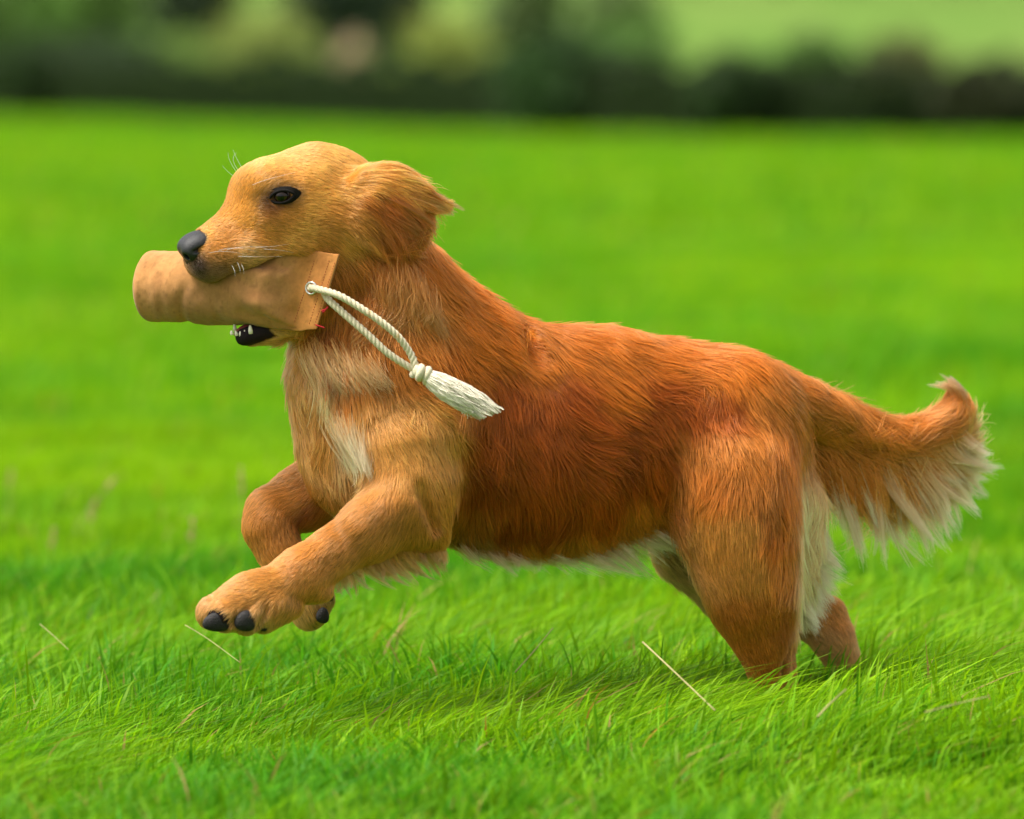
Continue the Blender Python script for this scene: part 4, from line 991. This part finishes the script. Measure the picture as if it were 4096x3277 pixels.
for pth in ([(1285, 1245), (1300, 1238), (1290, 1252), (1312, 1228)], [(1262, 1300), (1280, 1306), (1298, 1312)]):
    v, f = tube(catmull([P(x, y, .245) for x, y in pth], 14), .0011, 6); mesh_obj('loose_thread', v, f, M_thread2, dummy)
EYELET, EN = dhit(1246, 1153)
M_metal = mat_plain('eyelet_metal', (.80, .80, .78), .3, .5, metal=.9, noise=.1)
ringp = np.array([EYELET+dout*.0012+(dup*math.sin(a)+dax*math.cos(a))*.0088 for a in np.linspace(0, 2*math.pi, 33)])
v, f = tube(ringp, .0017, 8); mesh_obj('eyelet', v, f, M_metal, dummy)
# rope: three strands laid together, doubled through the eyelet and knotted
def clear(px, py, extra):
    h = hit(px, py); h2 = dbvh.ray_cast(Vector(CAM), Vector(ray(px, py)))
    w = .18
    if h is not None: w = max(w, -h[0][1])
    return w+extra
def rope_path(pts): return catmull([P(x, y, w) for x, y, w in pts], 220)
KW = max(clear(1690, 1490, .045), .27)
E0 = EYELET
up_pts = [E0-dout*.010+dax*.001, E0+dout*.002, E0+dout*.009+dax*.009]+[P(x, y, w) for x, y, w in ((1345, 1178, .262), (1425, 1222, .270), (1520, 1285, KW*.5+.14), (1590, 1345, KW*.7+.085), (1640, 1412, KW), (1668, 1478, KW+.002))]
lo_pts = [E0-dout*.010+dax*.001, E0-dout*.011+dax*.010]+[P(x, y, w) for x, y, w in ((1315, 1200, .245), (1370, 1250, .255), (1468, 1336, KW*.5+.13), (1550, 1412, KW*.8+.052), (1625, 1462, KW-.004), (1668, 1484, KW-.006))]
def mat_rope():
    m, n, l, b = nodes_of('cotton_rope')
    tc = n.new('ShaderNodeTexCoord'); nz = n.new('ShaderNodeTexNoise'); nz.inputs['Scale'].default_value = 55; nz.inputs['Detail'].default_value = 5
    l.new(tc.outputs['Object'], nz.inputs['Vector'])
    r = n.new('ShaderNodeValToRGB'); r.color_ramp.elements[0].position = .27; r.color_ramp.elements[0].color = (.52, .34, .14, 1); r.color_ramp.elements[1].position = .40; r.color_ramp.elements[1].color = (.62, .55, .38, 1)
    l.new(nz.outputs['Fac'], r.inputs[0]); l.new(r.outputs[0], b.inputs['Base Color'])
    f2 = n.new('ShaderNodeTexNoise'); f2.inputs['Scale'].default_value = 700; l.new(tc.outputs['Object'], f2.inputs['Vector'])
    bp = n.new('ShaderNodeBump'); bp.inputs['Strength'].default_value = .5; bp.inputs['Distance'].default_value = .001; l.new(f2.outputs['Fac'], bp.inputs['Height']); l.new(bp.outputs[0], b.inputs['Normal'])
    b.inputs['Roughness'].default_value = .9; b.inputs['Specular IOR Level'].default_value = .1; b.inputs['Sheen Weight'].default_value = .3
    return m
M_rope = mat_rope()
def lay_rope(name, ctrl, r=.0054, parent=None):
    path = catmull(ctrl, 260); T, N, Bn = frames(path)
    s = np.concatenate([[0], np.cumsum(np.linalg.norm(np.diff(path, axis=0), axis=1))]); rope = None
    rope = bpy.data.objects.new(name, None); COL.objects.link(rope); rope.parent = parent; rope.location = (0, 0, 0)
    for k in range(3):
        a = s/.024*2*math.pi+k*2*math.pi/3
        p = path+(N*np.cos(a)[:, None]+Bn*np.sin(a)[:, None])*r*.48
        v, f = tube(p, r*.58, 8); mesh_obj('strand', v, f, M_rope, rope)
    return path
up_path = lay_rope('rope', up_pts, parent=dummy)
lo_path = lay_rope('rope', lo_pts, parent=dummy)
# overhand knot
kc = P(1682, 1490, KW+.004); kd = P(1760, 1535, KW+.004)-kc; kd /= np.linalg.norm(kd); kn = np.cross(kd, np.array([0, -1, 0])); kn /= np.linalg.norm(kn); ko = np.cross(kd, kn)
kp = []
for t in np.linspace(0, 2*math.pi*2.15, 90):
    rr = .0085+.0012*math.sin(t*1.5)
    kp.append(kc+kn*math.cos(t)*rr+ko*math.sin(t)*rr+kd*((t/(2*math.pi*2.15)-.35)*.024))
v, f = tube(np.array(kp), .0056, 8); mesh_obj('knot', v, f, M_rope, dummy)
v, f = tube(np.array([kc-kd*.012, kc, kc+kd*.03, kc+kd*.055]), np.array([.007, .010, .010, .006]), 12); mesh_obj('knot_core', v, f, M_rope, dummy)
# frayed end: loose cotton yarn
r_ = np.random.default_rng(31); NF = 800; K = 8; ts = np.linspace(0, 1, K)
a0 = r_.normal(0, 1, (NF, 2)); a0 /= np.maximum(1, np.linalg.norm(a0, axis=1)/1.3)[:, None]
tip_c = P(1955, 1650, KW+.012); LN = np.linalg.norm(tip_c-kc)
fan = np.clip(r_.normal(.88, .13, NF), .5, 1.06)-.10*np.clip(a0[:, 0], -1, 1)
st_ = kc+kd*.010
fr_pts = []
for t in ts:
    sp = .0075+.0070*math.sin(min(1, t*1.1)*math.pi*.75)
    q = st_[None]+(tip_c-st_)[None]*(t*fan)[:, None]+kn[None]*(a0[:, :1]*sp)+ko[None]*(a0[:, 1:]*sp)
    q += (kn[None]*np.sin(a0[:, :1]*9+t*14)+ko[None]*np.cos(a0[:, 1:]*9+t*13))*.0022*t
    fr_pts.append(q)
fp = np.stack(fr_pts, 1); fp += r_.normal(0, .0004, fp.shape)
fcol = np.array([.80, .74, .60])[None, None]*r_.normal(.95, .12, (NF, 1, 1))*np.ones((1, K, 1))
fo = curves_obj('frayed_end', fp, np.linspace(.0007, .0004, K), fcol, mat_attr('yarn', .9, .1), dummy); fo['kind'] = 'stuff'
wisp = []
for k in range(22):
    b0 = P(1830+r_.uniform(-10, 20), 1628+r_.uniform(-6, 6), KW+.012); wisp.append([b0+np.array([.003*t*10*r_.uniform(.2, 1), -.001*t, -.003*t*6*r_.uniform(.3, 1)])*t*.9+r_.normal(0, .0006, 3) for t in np.linspace(0, 1, 6)])
wo2 = curves_obj('loose_yarn', np.array(wisp), np.linspace(.0006, .0003, 6), np.full((22, 6, 3), .8), mat_plain('loose_yarn', (.84, .80, .70), .9, .1), dummy); wo2['kind'] = 'stuff'
